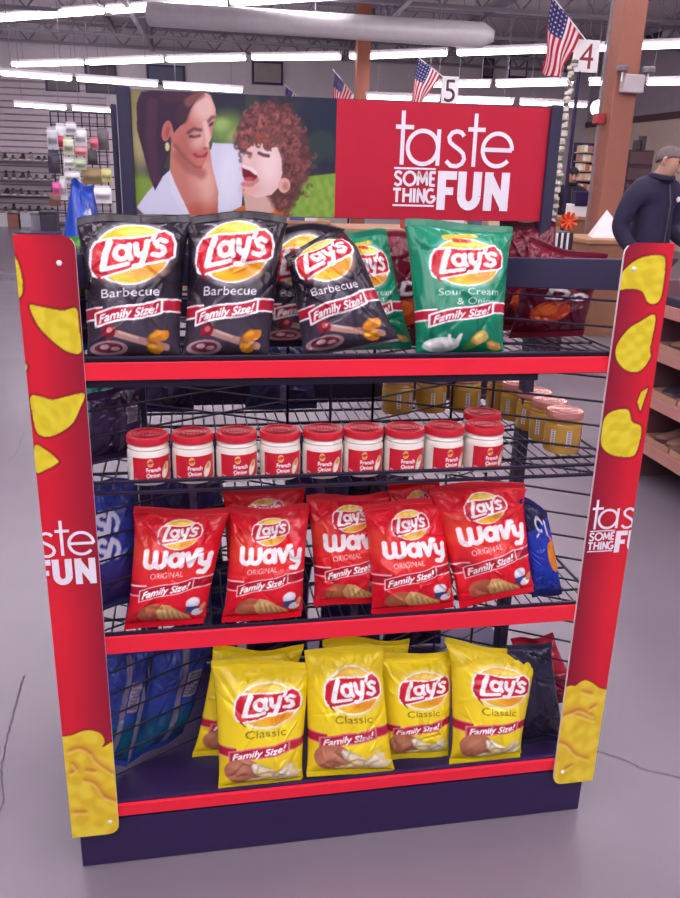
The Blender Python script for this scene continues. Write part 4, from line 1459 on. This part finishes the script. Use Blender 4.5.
# ================================================================== far slat wall: shelves of shoes
def shoe_parts(mt, L=.28):
    """low shoe along +x: upper lofted over a sole, with a foot opening"""
    up = MB()
    st = [(.0, .030, .085), (.12, .036, .088), (.3, .037, .080), (.48, .036, .068), (.62, .042, .052), (.78, .046, .040), (.92, .038, .030), (1., .016, .016)]
    n = 10
    vs, fs = [], []
    for t_, w, h in st:
        for k in range(n):
            a = PI * k / (n - 1)
            vs.append((t_ * L - L / 2, -w * math.cos(a), .018 + (h - .018) * math.sin(a) ** .7))
    for i in range(len(st) - 1):
        for k in range(n - 1): fs.append((i * n + k, i * n + k + 1, (i + 1) * n + k + 1, (i + 1) * n + k))
    fs.append(tuple(range(n)))
    fs.append(tuple((len(st) - 1) * n + k for k in range(n - 1, -1, -1)))
    up.add(vs, fs)
    so = MB()
    ol = [(t_ * L - L / 2 - (.006 if i == 0 else 0), -w * 1.08) for i, (t_, w, h) in enumerate(st)]
    ol += [(x, -y) for x, y in ol[::-1]]
    so.add([(x, y, 0) for x, y in ol] + [(x, y, .02) for x, y in ol], [tuple(range(len(ol)))[::-1], tuple(range(len(ol), 2 * len(ol)))] + [(i, (i + 1) % len(ol), (i + 1) % len(ol) + len(ol), i + len(ol)) for i in range(len(ol))])
    op = MB()
    pts = [(x * L - L / 2, y, z) for x, y, z in [(.05, 0, .094), (.10, -.022, .094), (.25, -.026, .089), (.40, -.018, .080), (.46, 0, .076), (.40, .018, .080), (.25, .026, .089), (.10, .022, .094)]]
    op.tube(pts + [pts[0]], .0045, 5, False)
    op.add(pts, [tuple(range(8))])
    return up, so, op


def make_shoe(upper, sole, inner, label, group, name='shoe'):
    t = thing(name, label, 'shoe', group=group)
    u, s, o = shoe_parts(upper)
    u.build('upper', upper, t, smooth=True)
    s.build('sole', sole, t)
    o.build('collar', inner, t)
    return t


shoe_m = [mat('shoe_dark', (70, 58, 66), .5), mat('shoe_brown', (112, 88, 84), .6), mat('shoe_pale', (168, 156, 160), .5)]
sole_m = mat('shoe_sole', (206, 196, 200), .6)
inner_m = mat('shoe_lining', (52, 42, 54), .8)
shelf_m = mat('slat_shelf', (146, 132, 142), .4)
ords = ['topmost', 'second', 'third', 'lowest']
fs_protos = [make_shoe(shoe_m[i], sole_m, inner_m, 'x', 'x') for i in range(3)]
used = set()
rg = random.Random(11)
for r_, (py, h0) in enumerate(((159, 0), (178, 0), (194, 0), (211, 0))):
    a, b = at(-30, py - 1, BW - .25), at(57, py + 3, BW - .25)
    z = (a[2] + b[2]) / 2
    sh = tag(MB().box(a[0], b[0], BW - .40, BW - .062, z - .02, z).build('wall_shelf', shelf_m), f'{ords[r_]} narrow shelf of shoes on the far slatted wall', 'shelf')
    nn = 11
    for k in range(nn):
        i = rg.choice((0, 0, 1, 2))
        lb, gp_ = f'{ORD[nn - 1 - k]} small shoe from the wire stand on the {ords[r_]} shelf of the slatted wall', f'shoes on the {ords[r_]} far shelf'
        pos = (a[0] + (b[0] - a[0]) * (k + .5) / nn, BW - .23, z + .0005)
        if i not in used:
            used.add(i)
            o = fs_protos[i]
            o['label'], o['group'] = lb, gp_
            o.location = pos
        else: o = dup(fs_protos[i], pos, label=lb, group=gp_)
        o.rotation_euler = (0, 0, rg.choice((-1.25, -1.5, -1.8)))
        o.scale = (1.05, 1.05, rg.choice((1.2, 1.6, 2.0)))

# boxes on the floor shelf below
for k, (x0, y0, x1, y1, c) in enumerate(((0, 213, 8, 224, (200, 196, 204)), (9, 214, 19, 225, (150, 98, 88)), (22, 213, 33, 224, (192, 190, 200)))):
    a, b = at(x0, y1, BW - .3), at(x1, y0, BW - .3)
    tag(MB().box(a[0], b[0], BW - .45, BW - .1, 0, b[2]).build('shoe_box', mat('box_ink', c, .6)), ['pale grey box at the foot of the slatted wall by the photo edge', 'brown box between two pale boxes at the foot of the slatted wall', 'pale grey box at the foot of the slatted wall nearest the red board'][k], 'box')

# accessory stand with hanging packs
AY = 10.
sa, sb = at(58, 212, AY), at(112, 114, AY)
ac = thing('accessory_stand', 'dark wire stand crowded with hanging packs behind the blue bag', 'display stand', ((sa[0] + sb[0]) / 2, AY, 0))
hw, zt = (sb[0] - sa[0]) / 2, sb[2]
g = MB()
for k in range(9): g.tube([(-hw + k * hw / 4, 0, .1), (-hw + k * hw / 4, 0, zt)], .008, 5)
for k in range(14): g.tube([(-hw, 0, .12 + k * (zt - .12) / 13), (hw, 0, .12 + k * (zt - .12) / 13)], .008, 5)
g.build('wire_panel', M['wire'], ac)
MB().box(-hw, hw, -.3, .3, 0, .1).build('base', M['black'], ac)
pk = [((57, 123, 65, 148), (214, 212, 222), 'white hanging pack at the upper corner of the wire stand'), ((66, 122, 76, 135), (206, 206, 216), 'white dotted pack at the top of the wire stand'),
      ((48, 127, 57, 149), (190, 190, 200), 'long pale pack at the outer edge of the wire stand'), ((49, 150, 59, 173), (52, 46, 66), 'black hanging pack on the outer edge of the wire stand'),
      ((58, 136, 63, 147), (196, 36, 66), 'small red pack near the top of the wire stand'), ((64, 137, 73, 155), (206, 210, 178), 'pale green pack in the middle of the wire stand'),
      ((75, 128, 86, 146), (222, 222, 230), 'white pack with dark figure near the top of the wire stand'), ((75, 147, 87, 156), (222, 140, 146), 'pink pack in the middle of the wire stand'),
      ((90, 138, 98, 148), (206, 90, 108), 'rose coloured pack near the inner edge of the wire stand'), ((64, 157, 74, 168), (230, 230, 226), 'white pack under the pale green one'),
      ((75, 158, 86, 170), (178, 190, 160), 'grey green pack under the pink one'), ((65, 171, 80, 183), (214, 214, 214), 'wide pale pack low on the wire stand'),
      ((83, 168, 102, 184), (150, 128, 84), 'brown and yellow mottled pack low on the wire stand'), ((53, 182, 60, 194), (240, 90, 160), 'bright pink pack low on the outer edge of the wire stand'),
      ((94, 186, 111, 203), (240, 236, 242), 'white crinkled pack low on the wire stand'), ((61, 176, 66, 200), (224, 222, 226), 'tall white pack low on the wire stand'),
      ((88, 150, 97, 164), (60, 50, 60), 'black pack at the inner side of the wire stand'), ((102, 168, 111, 182), (210, 204, 130), 'pale yellow pack at the inner edge of the wire stand'),
      ((98, 128, 108, 150), (96, 84, 92), 'grey pack at the upper inner corner of the wire stand'), ((50, 192, 60, 206), (130, 88, 76), 'brown pack at the bottom outer corner of the wire stand')]
for k, ((x0, y0, x1, y1), c, lb) in enumerate(pk):
    yy = AY - .07 - (k % 3) * .035
    a, b = at(x0, y1, yy), at(x1, y0, yy)
    w, h = b[0] - a[0], b[2] - a[2]
    t = thing('hanging_pack', lb, 'pack', ((a[0] + b[0]) / 2, yy, a[2]), 0, 'packs on the wire stand')
    nx = 7
    u, v = np.meshgrid(np.linspace(0, 1, nx), np.linspace(0, 1, nx))
    bul = .03 * np.sin(u * PI) * np.sin(v * PI) + .003
    P = np.stack([(u - .5) * w, -bul, v * h * .86], -1)
    P2 = np.stack([(u - .5) * w, .004 + 0 * u, v * h * .86], -1)
    G = np.concatenate([P, P2[::-1], P[:1]], 0)
    cc = np.zeros(G.shape); cc[:] = c
    cc[2:4, 1:-1] = np.array(c) * .45 + 40
    grid_mesh('pouch', G, M['label'], t, cc)
    MB().box(-w * .42, w * .42, -.004, .004, h * .84, h).build('header_card', mat('card_ink', tuple(int(x * .8 + 40) for x in c), .6), t)
    MB().tube([(0, yy * 0, h * .93), (0, AY - yy, h * .96)], .006, 4).build('hook', M['wire'], t)

# black and grey bins in front of it
for (x0, x1, y0, y1, Y, c, lb) in ((34, 43, 212, 236, 8.6, (140, 134, 146), 'grey upright box behind the top of the board lettered ste FUN'), (43, 57, 211, 236, 8.3, (50, 44, 60), 'black upright box beside the grey one behind the printed board')):
    a, b = at(x0, y1, Y), at(x1, y0, Y)
    t = thing('storage_bin', lb, 'bin', ((a[0] + b[0]) / 2, Y, 0))
    w = b[0] - a[0]
    MB().box(-w / 2, w / 2, -.12, .12, 0, b[2] - .03).build('body', mat('bin_shell', c, .5), t, bevel=.012)
    MB().box(-w / 2 - .006, w / 2 + .006, -.126, .126, b[2] - .03, b[2]).build('lid', mat('bin_lid', tuple(int(x * .8) for x in c), .5), t, bevel=.008)
a, b = at(16, 240, 8.0), at(60, 232, 8.0)
tag(MB().box(a[0], b[0], 7.85, 8.15, 0, b[2]).build('low_bench', M['black'], bevel=.01), 'low black bench whose top shows just over the printed board', 'bench')

# ================================================================== checkout area behind the sign
woodm = mat('counter_wood', (176, 128, 92), .45, .4, vary=.12, scale=5)
def counter(px, Y, d, label):
    a, b = at(px[0], px[2], Y), at(px[1], px[2], Y)
    z = (a[2] + b[2]) / 2
    w = b[0] - a[0]
    t = thing('checkout_counter', label, 'counter', ((a[0] + b[0]) / 2, Y + d / 2, 0))
    MB().box(-w / 2, w / 2, -d / 2, d / 2, 0, z - .04).build('cabinet', mat('counter_front', (150, 104, 78), .5, vary=.1, scale=4), t)
    MB().box(-w / 2 - .02, w / 2 + .02, -d / 2 - .02, d / 2 + .02, z - .04, z).build('worktop', woodm, t, bevel=.005)
    return t, z


c1, z1 = counter((590, 640, 240), 6.0, .8, 'orange wooden counter in front of the man in the dark jacket')
c2, z2 = counter((345, 430, 229), 6.6, .8, 'wooden counter glimpsed between the crumpled bag and the green bag')
c3, z3 = counter((180, 330, 220), 9.5, .8, 'far wooden counter seen under the photograph of the sign')
c4, z4 = counter((430, 560, 226), 9.0, .8, 'wooden counter seen under the red half of the header sign')
for k, (x0, x1, h, Y, z, c, lb) in enumerate(((205, 212, .10, 9.6, z3, (90, 40, 50), 'small maroon box on the far counter under the sign'), (215, 219, .13, 9.6, z3, (240, 190, 60), 'thin yellow box on the far counter under the sign'), (221, 227, .12, 9.6, z3, (60, 50, 70), 'small dark box on the far counter under the sign'),
                                             (240, 264, .11, 9.6, z3, (238, 236, 240), 'wide white box on the far counter under the sign'), (266, 272, .12, 9.6, z3, (40, 34, 46), 'narrow black box on the far counter under the sign'),
                                             (290, 302, .10, 9.6, z3, (70, 90, 180), 'blue box on the far counter behind the crumpled bag'), (304, 316, .11, 9.6, z3, (210, 210, 226), 'pale box beside the blue one on the far counter'),
                                             (440, 462, .12, 9.1, z4, (232, 228, 232), 'white box on the counter above the upright green bag'), (470, 480, .14, 9.1, z4, (96, 100, 130), 'blue grey box on the counter above the upright green bag'), (486, 500, .13, 9.1, z4, (214, 190, 160), 'tan box on the counter above the upright green bag'),
                                             (403, 413, .16, 6.7, z2, (190, 60, 56), 'red box on the counter beside the upright green bag'))):
    a, b = at(x0, 225, Y), at(x1, 225, Y)
    tag(MB().box(a[0], b[0], Y - .08, Y + .12, z + .0005, z + h).build('carton', mat('carton_ink', c, .5), bevel=.004), lb, 'box')

# merchandise shelf with rows of cartons behind the column
MY = 11.5
a, b = at(577, 190, MY), at(607, 143, MY)
ms = thing('merchandise_shelf', 'tall dark shelf of packets beside the orange column', 'shelf', ((a[0] + b[0]) / 2, MY + .15, 0))
w = b[0] - a[0]
MB().box(-w / 2, w / 2, .10, .16, 0, b[2]).build('back_panel', M['black'], ms)
zs_ = [at(590, y, MY)[2] for y in (190, 180, 170.5, 161, 152)]
for z in zs_: MB().box(-w / 2, w / 2, -.12, .1, z - .02, z).build('shelf_board', mat('rack_board', (150, 130, 120), .5), ms)
pc_ = [(196, 150, 130), (222, 206, 180), (176, 90, 80), (206, 186, 150), (160, 120, 110), (226, 220, 210)]
rg = random.Random(2)
for r_, z in enumerate(zs_):
    x = -w / 2 + .01
    pk_n = 0
    while x < w / 2 - .04:
        ww = rg.uniform(.045, .08)
        tag(MB().box(0, ww - .004, 0, .12, 0, rg.uniform(.08, .105)).build('packet', mat('packet_ink', rg.choice(pc_), .5), loc=(ms.location.x + x, MY + .07, z + .0005)),
            f'{ORD[pk_n]} small packet from the garland side on the {["bottom", "second lowest", "middle", "second highest", "top"][r_]} board beside the column', 'packet', f'packets on the {["bottom", "second lowest", "middle", "second highest", "top"][r_]} board')
        x += ww
        pk_n += 1
# dark cabinet display and bottles against the right wall
a, b = at(624, 205, 8.3), at(657, 150, 8.3)
dk = thing('dark_cabinet', 'dark cabinet with small boxes on top behind the man', 'cabinet', ((a[0] + b[0]) / 2, 8.5, 0))
w = b[0] - a[0]
MB().box(-w / 2, w / 2, -.15, .15, 0, b[2]).build('body', mat('cabinet_dark', (62, 40, 52), .5), dk, bevel=.01)
for k in range(3): MB().box(-w / 2 + .02, w / 2 - .02, -.165, -.149, b[2] - .17 - k * .19, b[2] - .03 - k * .19).build('drawer_front', mat('cabinet_front', (84, 56, 64), .5), dk, bevel=.004)
for x0, x1, yt in ((637, 642, 140), (642, 648, 136)):
    p, q = at(x0, 150, 8.3), at(x1, yt, 8.3)
    tag(MB().box(p[0], q[0], 8.32, 8.42, b[2] + .0005, q[2]).build('carton', mat('dark_carton', (58, 44, 52), .5)), 'shorter dark carton on the dark cabinet' if yt == 140 else 'taller dark carton on the dark cabinet', 'box')
# till, papers and a white cone on the counter by the column
TY = 9.3
c5_, z5 = counter((562, 600, 217), 9.1, .5, 'wooden counter under the white and black till')
a, b = at(566, 216, TY), at(594, 196, TY)
tl = thing('till', 'white and black till on the far counter below the cashier', 'till', ((a[0] + b[0]) / 2, TY, z5))
w, h = b[0] - a[0], b[2] - a[2]
MB().box(-w / 2, w / 2, -.15, .15, 0, h * .6).build('body', M['white'], tl, bevel=.01)
MB().box(-w * .4, w * .15, -.16, -.05, h * .5, h * 1.2).build('screen', M['black'], tl, bevel=.005)
MB().box(w * .2, w * .5, -.155, -.1, h * .1, h * 1.1).build('orange_panel', mat('orange_plastic', (220, 120, 60), .5), tl)
c5 = MB()
ct, cb = at(622, 211, 6.1), at(599, 239, 6.1)
cone = tag(MB().add([(cb[0], 6.25, z1 + .0008), (at(636, 239, 6.1)[0], 6.25, z1 + .0008), (at(636, 239, 6.1)[0], 6.55, z1 + .0008), (cb[0] + .1, 6.55, z1 + .0008), (ct[0], 6.4, ct[2])], [(0, 1, 4), (1, 2, 4), (2, 3, 4), (3, 0, 4), (3, 2, 1, 0)]).build('paper_sheet', M['white']),
           'white sheet of paper standing folded on the orange wooden counter', 'paper')
# orange bow on the bag clutter behind the bar
bw = thing('gift_bow', 'bright orange bow above the dark top bar beside the header sign', 'bow', at(566, 222, 5.3))
for k in range(9):
    t_ = k * 2 * PI / 9
    MB().tube([(0, 0, .0), (.05 * math.cos(t_), -.02, .05 * math.sin(t_) + .01), (.075 * math.cos(t_ + .3), -.05, .075 * math.sin(t_ + .3) + .01), (.01, -.03, .01)], [.012, .016, .014, .008], 6).build('loop', mat('orange_ribbon', (240, 84, 40), .4), bw, smooth=True)
a = at(566, 222, 5.2)
gb = tag(MB().box(a[0] - .12, a[0] + .10, 5.23, 5.5, 0, a[2] - .085).build('gift_box', mat('dark_gift', (66, 40, 56), .4), bevel=.01), 'dark gift box with white stripes under the orange bow', 'box')
sp = MB()
for k in range(4): sp.box(a[0] - .115 + k * .05, a[0] - .095 + k * .05, 5.224, 5.2295, a[2] - .30, a[2] - .09)
sp.build('stripes', M['white'], gb)

# ================================================================== shoe rack at the right edge
RX = 1.93
sr = thing('shoe_rack', 'wooden shoe rack with three full boards beside the board lettered tas', 'shoe rack', (RX, 2.1, 0))
bm_ = mat('rack_wood', (168, 112, 104), .5, .3, vary=.1, scale=6)
SY0, SY1 = -.95, float(atx(640, 400, RX)[1]) - 2.1
zb = [float(atx(660, y, RX)[2]) for y in (453, 402, 352, 306)]
for z in zb:
    sbd = MB().box(0, .42, SY0, SY1, z - .022, z).build('shelf_board', bm_, sr, bevel=.003)
    MB().box(-.012, .003, SY0, SY1, z - .045, z + .012).build('front_rail', mat('rack_rail', (186, 128, 118), .45, vary=.08, scale=5), sbd, bevel=.002)
for y in (SY0, SY1 - .022): MB().box(-.005, .43, y, y + .022, 0, zb[-1] + .12).build('end_panel', mat('rack_side', (110, 76, 82), .6), sr)
MB().box(.42, .44, SY0, SY1, 0, zb[-1] + .12).build('back_panel', mat('rack_back', (88, 70, 84), .6), sr)
tray_m = mat('tray_card', (186, 144, 124), .7, vary=.08)
names = ['lowest', 'second', 'third', 'top']
sp1 = make_shoe(mat('tan_shoe', (160, 118, 104), .5, vary=.12, scale=30), mat('tan_sole', (92, 74, 78), .6), inner_m, 'brown loafer', 'x')
sp2 = make_shoe(mat('dark_shoe', (70, 56, 74), .4, vary=.12, scale=30), mat('dark_sole', (120, 100, 100), .6), inner_m, 'dark shoe', 'x')
fst = [True, True]
for r_, z in enumerate(zb[:3]):
    for k in range(8):
        y = 2.1 + SY1 - .15 - k * .235
        if y < 2.1 + SY0 + .12: break
        tr = thing('shoe_tray', f'{ORD[k]} brown shoe tray from the printed board on the {names[r_]} rack board', 'tray', (RX + .20, y, z + .0005), 0, f'shoe trays on the {names[r_]} board')
        MB().box(-.17, .17, -.11, .11, 0, .006).build('tray_base', tray_m, tr)
        MB().box(-.17, -.164, -.11, .11, .006, .028).build('tray_side', tray_m, tr)
        MB().box(.164, .17, -.11, .11, .006, .045).build('tray_side', tray_m, tr)
        for q in (-.11, .104): MB().box(-.164, .164, q, q + .006, .006, .036).build('tray_end', tray_m, tr)
        for s in (-1, 1):
            i = (r_ + k) % 2
            p = (sp1, sp2)[i]
            lb = f'{"nearer" if s < 0 else "farther"} {["tan", "dark"][i]} shoe in the {ORD[k]} tray on the {names[r_]} rack board'
            pos = (RX + .20, y + s * .05, z + .0075)
            if fst[i]:
                fst[i] = False
                o = p
                o['label'], o['group'] = lb, f'{["tan", "dark"][i]} shoes on the {names[r_]} board'
                o.location = pos
            else: o = dup(p, pos, label=lb, group=f'{["tan", "dark"][i]} shoes on the {names[r_]} board')
            o.rotation_euler = (0, 0, PI)
            o.scale = (1, 1, 1.1)
tag(MB().box(RX + .02, RX + .40, 1.4, 2.1 + SY1 - .05, zb[3] + .0005, zb[3] + .05).build('dark_mat', mat('dark_fabric_fold', (48, 44, 66), .8), bevel=.01), 'dark folded cloth on the top board of the shoe rack', 'cloth')

# ================================================================== people
def skin_mesh(name, verts, edges, radii, m, parent, sub=2, root=0):
    me = bpy.data.meshes.new(name)
    me.from_pydata([tuple(map(float, v)) for v in verts], edges, [])
    me.materials.append(m)
    o = new_obj(name, me, parent)
    sk = o.modifiers.new('skin', 'SKIN')
    sk.use_smooth_shade = True
    for i, r_ in enumerate(radii):
        rr = r_ if hasattr(r_, '__len__') else (r_, r_)
        me.skin_vertices[0].data[i].radius = rr
        me.skin_vertices[0].data[i].use_root = (i == root)
    sb = o.modifiers.new('smooth', 'SUBSURF')
    sb.levels = sb.render_levels = sub
    return o


def person(label, loc, rz, jacket, hair, trousers, head_turn=0., nod=0., bow_=0., scale=1., logo_=False, skin_c=(206, 158, 138)):
    t = thing('person', label, 'person', loc, rz)
    t.scale = (scale,) * 3
    skm = mat('skin', skin_c, .5, .35, vary=.04)
    # faces -y; joints in metres
    V, E_, Rr = [], [], []

    def chain(pts, parent=None):
        prev = parent
        ids = []
        for p, r_ in pts:
            V.append(p); Rr.append(r_)
            i = len(V) - 1
            if prev is not None: E_.append((prev, i))
            prev = i
            ids.append(i)
        return ids
    tr = chain([((0, 0, .95), (.15, .105)), ((0, .0, 1.12), (.14, .10)), ((0, .005, 1.30), (.16, .11)), ((0, .01, 1.43), (.11, .085)), ((0, -.005, 1.51), (.055, .055))])
    hp = Vector((0, -.02 - bow_ * .4, 1.53 - bow_))

    def hd(x, y, z):
        v = Vector((x, y, z))
        v.rotate(Matrix.Rotation(nod, 3, 'X'))
        v.rotate(Matrix.Rotation(head_turn, 3, 'Z'))
        return hp + v
    chain([(hd(0, 0, .05), (.06, .065)), (hd(0, -.008, .11), (.072, .09)), (hd(0, 0, .18), (.074, .095)), (hd(0, .004, .225), (.045, .06))], tr[-1])
    nb = len(V)
    arms = {}
    for s in (-1, 1):
        if s < 0:
            pts = [((-.19, .0, 1.42), .062), ((-.245, .03, 1.27), .05), ((-.275, .06, 1.12), .044), ((-.25, -.04, 1.0), .038), ((-.215, -.12, .93), .028)]
        else:
            pts = [((.19, .0, 1.42), .062), ((.25, .02, 1.27), .05), ((.27, .03, 1.12), .044), ((.24, -.12, 1.04), .038), ((.20, -.22, 1.02), .028)]
        ids = chain(pts, tr[3])
        w = np.array(V[ids[-1]], float)
        d = w - np.array(V[ids[-2]], float)
        d /= np.linalg.norm(d)
        palm = chain([(w + d * .05, (.034, .018))], ids[-1])[0]
        sd = np.cross(d, (0, 0, 1.)); sd /= np.linalg.norm(sd)
        up = np.cross(sd, d)
        for k, (o_, l_) in enumerate(((-.026, .062), (-.009, .072), (.009, .068), (.026, .052))):
            b0 = w + d * .09 + sd * o_
            chain([(b0, .0095), (b0 + d * l_ * .5 - up * .010, .0085), (b0 + d * l_ * .8 - up * .03, .007)], palm)
        chain([(w + d * .03 + sd * (-.035 * s), .011), (w + d * .07 + sd * (-.052 * s) - up * .012, .009)], palm)
    for s in (-1, 1):
        chain([((s * .09, 0, .88), .095), ((s * .10, -.01, .52), .062), ((s * .10, .01, .30), .058), ((s * .10, .015, .10), .042), ((s * .105, -.02, .045), .042), ((s * .115, -.15, .03), .032)], tr[0])
    skin_mesh('body', V, E_, Rr, skm, t)
    # face details sit on the head
    MB().tube([hd(0, -.088, .155), hd(0, -.112, .118), hd(0, -.092, .108)], [.010, .016, .010], 8).build('nose', skm, t, smooth=True)
    for s in (-1, 1):
        MB().tube([hd(s * .074, .015, .165), hd(s * .088, .022, .15), hd(s * .086, .020, .12), hd(s * .074, .01, .105)], [.008, .014, .012, .007], 6).build('ear', skm, t, smooth=True)
    for s in (-1, 1):
        MB().tube([hd(s * .018, -.086, .152), hd(s * .042, -.082, .152)], [.009, .008], 8).build('eye', mat('eye_dark', (60, 46, 48), .3), t, smooth=True)
        MB().tube([hd(s * .014, -.093, .172), hd(s * .034, -.092, .176), hd(s * .052, -.08, .170)], .005, 6).build('eyebrow', mat('brow', hair, .8), t, smooth=True)
    MB().tube([hd(-.024, -.088, .080), hd(0, -.096, .079), hd(.024, -.088, .080)], .006, 6).build('mouth', mat('lip', (168, 100, 94), .5), t, smooth=True)
    # hair cap
    n1, n2 = 20, 9
    P = np.zeros((n2, n1, 3))
    for i in range(n2):
        ph = i / (n2 - 1) * 2.15
        for j in range(n1):
            th_ = j * 2 * PI / n1
            front = max(0, -math.sin(th_))
            p2 = ph * (1 - .42 * front - .27 * abs(math.cos(th_)) ** 3)
            q = hd(.079 * math.sin(p2) * math.cos(th_), .006 + .1 * math.sin(p2) * math.sin(th_), .152 + .092 * math.cos(p2))
            P[i, j] = q
    hr = grid_mesh('hair', P, mat('hair', hair, .8, .2, vary=.3, scale=80, bump=.3), t, wrap=True)
    so = hr.modifiers.new('t', 'SOLIDIFY'); so.thickness = .005; so.offset = 0
    # jacket
    jm = mat('jacket', jacket, .75, .2, vary=.12, scale=14, bump=.25)
    V2, E2, R2 = [], [], []

    def ch2(pts, parent=None):
        prev = parent
        ids = []
        for p, r_ in pts:
            V2.append(p); R2.append(r_)
            i = len(V2) - 1
            if prev is not None: E2.append((prev, i))
            prev = i
            ids.append(i)
        return ids
    j = ch2([((0, 0, .86), (.19, .145)), ((0, .0, 1.0), (.185, .14)), ((0, .0, 1.15), (.185, .14)), ((0, .005, 1.30), (.195, .145)), ((0, .01, 1.43), (.14, .105)), ((0, .0, 1.50), (.083, .083)), ((0, -.005, 1.535), (.078, .08))])
    ch2([((-.20, .0, 1.41), .088), ((-.26, .03, 1.27), .076), ((-.285, .06, 1.12), .07), ((-.265, -.02, 1.02), .06), ((-.225, -.10, .945), .05)], j[4])
    ch2([((.20, .0, 1.41), .088), ((.26, .02, 1.27), .076), ((.28, .03, 1.12), .07), ((.25, -.09, 1.05), .06), ((.21, -.195, 1.02), .05)], j[4])
    skin_mesh('jacket', V2, E2, R2, jm, t)
    cl = MB()
    ring = [(.082 * math.cos(a), -.010 - bow_ * .4 + .082 * math.sin(a), 1.535 - bow_ * .5 - .02 * max(0, -math.sin(a))) for a in np.linspace(0, 2 * PI, 20)]
    cl.tube(ring, .022, 7, False)
    cl.build('collar', jm, t, smooth=True)
    if logo_:
        o = MB().lathe([(.002, 0), (.019, .001), (.021, .005), (.002, .007)], 14).build('chest_badge', M['white'], t)
        o.rotation_euler = (PI / 2, 0, 0)
        o.location = (.085, -.142, 1.345)
    zp = MB().tube([(0, -.144, .9), (0, -.146, 1.15), (0, -.152, 1.3), (0, -.118, 1.45)], .005, 5)
    zp.build('zip', mat('zip', (84, 80, 96), .4), t)
    V3 = [(0, 0, .93)]; E3 = []; R3 = [(.16, .12)]
    for s in (-1, 1):
        prev = 0
        for p, r_ in (((s * .095, 0, .82), .105), ((s * .105, -.01, .5), .085), ((s * .105, .01, .25), .075), ((s * .105, .015, .09), .07)):
            V3.append(p); R3.append(r_); E3.append((prev, len(V3) - 1)); prev = len(V3) - 1
    skin_mesh('trousers', V3, E3, R3, mat('trousers', trousers, .8), t)
    for s in (-1, 1):
        MB().tube([(s * .105, .06, .05), (s * .108, -.05, .05), (s * .115, -.17, .036)], [.045, .05, .035], 10).build('shoe', mat('shoe_black', (40, 36, 40), .5), t, smooth=True)
    return t


mp = at(649, 240, 4.5)
person('man in a dark navy jacket with a white chest badge looking down', (mp[0], 4.5, 0), .35, (50, 46, 70), (120, 108, 108), (54, 52, 70), head_turn=.5, nod=.24, bow_=.05, logo_=True, scale=1.0)
cp = at(571, 190, 10.2)
person('dark-haired cashier in a black top behind the far till', (cp[0], 10.2, 0), -.3, (44, 38, 52), (48, 38, 46), (40, 40, 52), nod=.4, scale=.93)

# ================================================================== light
wd = bpy.data.worlds.new('shop_air')
scene.world = wd
wd.use_nodes = True
wd.node_tree.nodes['Background'].inputs['Color'].default_value = (.62, .55, .72, 1)
wd.node_tree.nodes['Background'].inputs['Strength'].default_value = .55
vs = scene.view_settings
vs.view_transform = 'Standard'
vs.look = 'None'
vs.gamma = 1
vs.use_curve_mapping = False
vs.exposure = 0
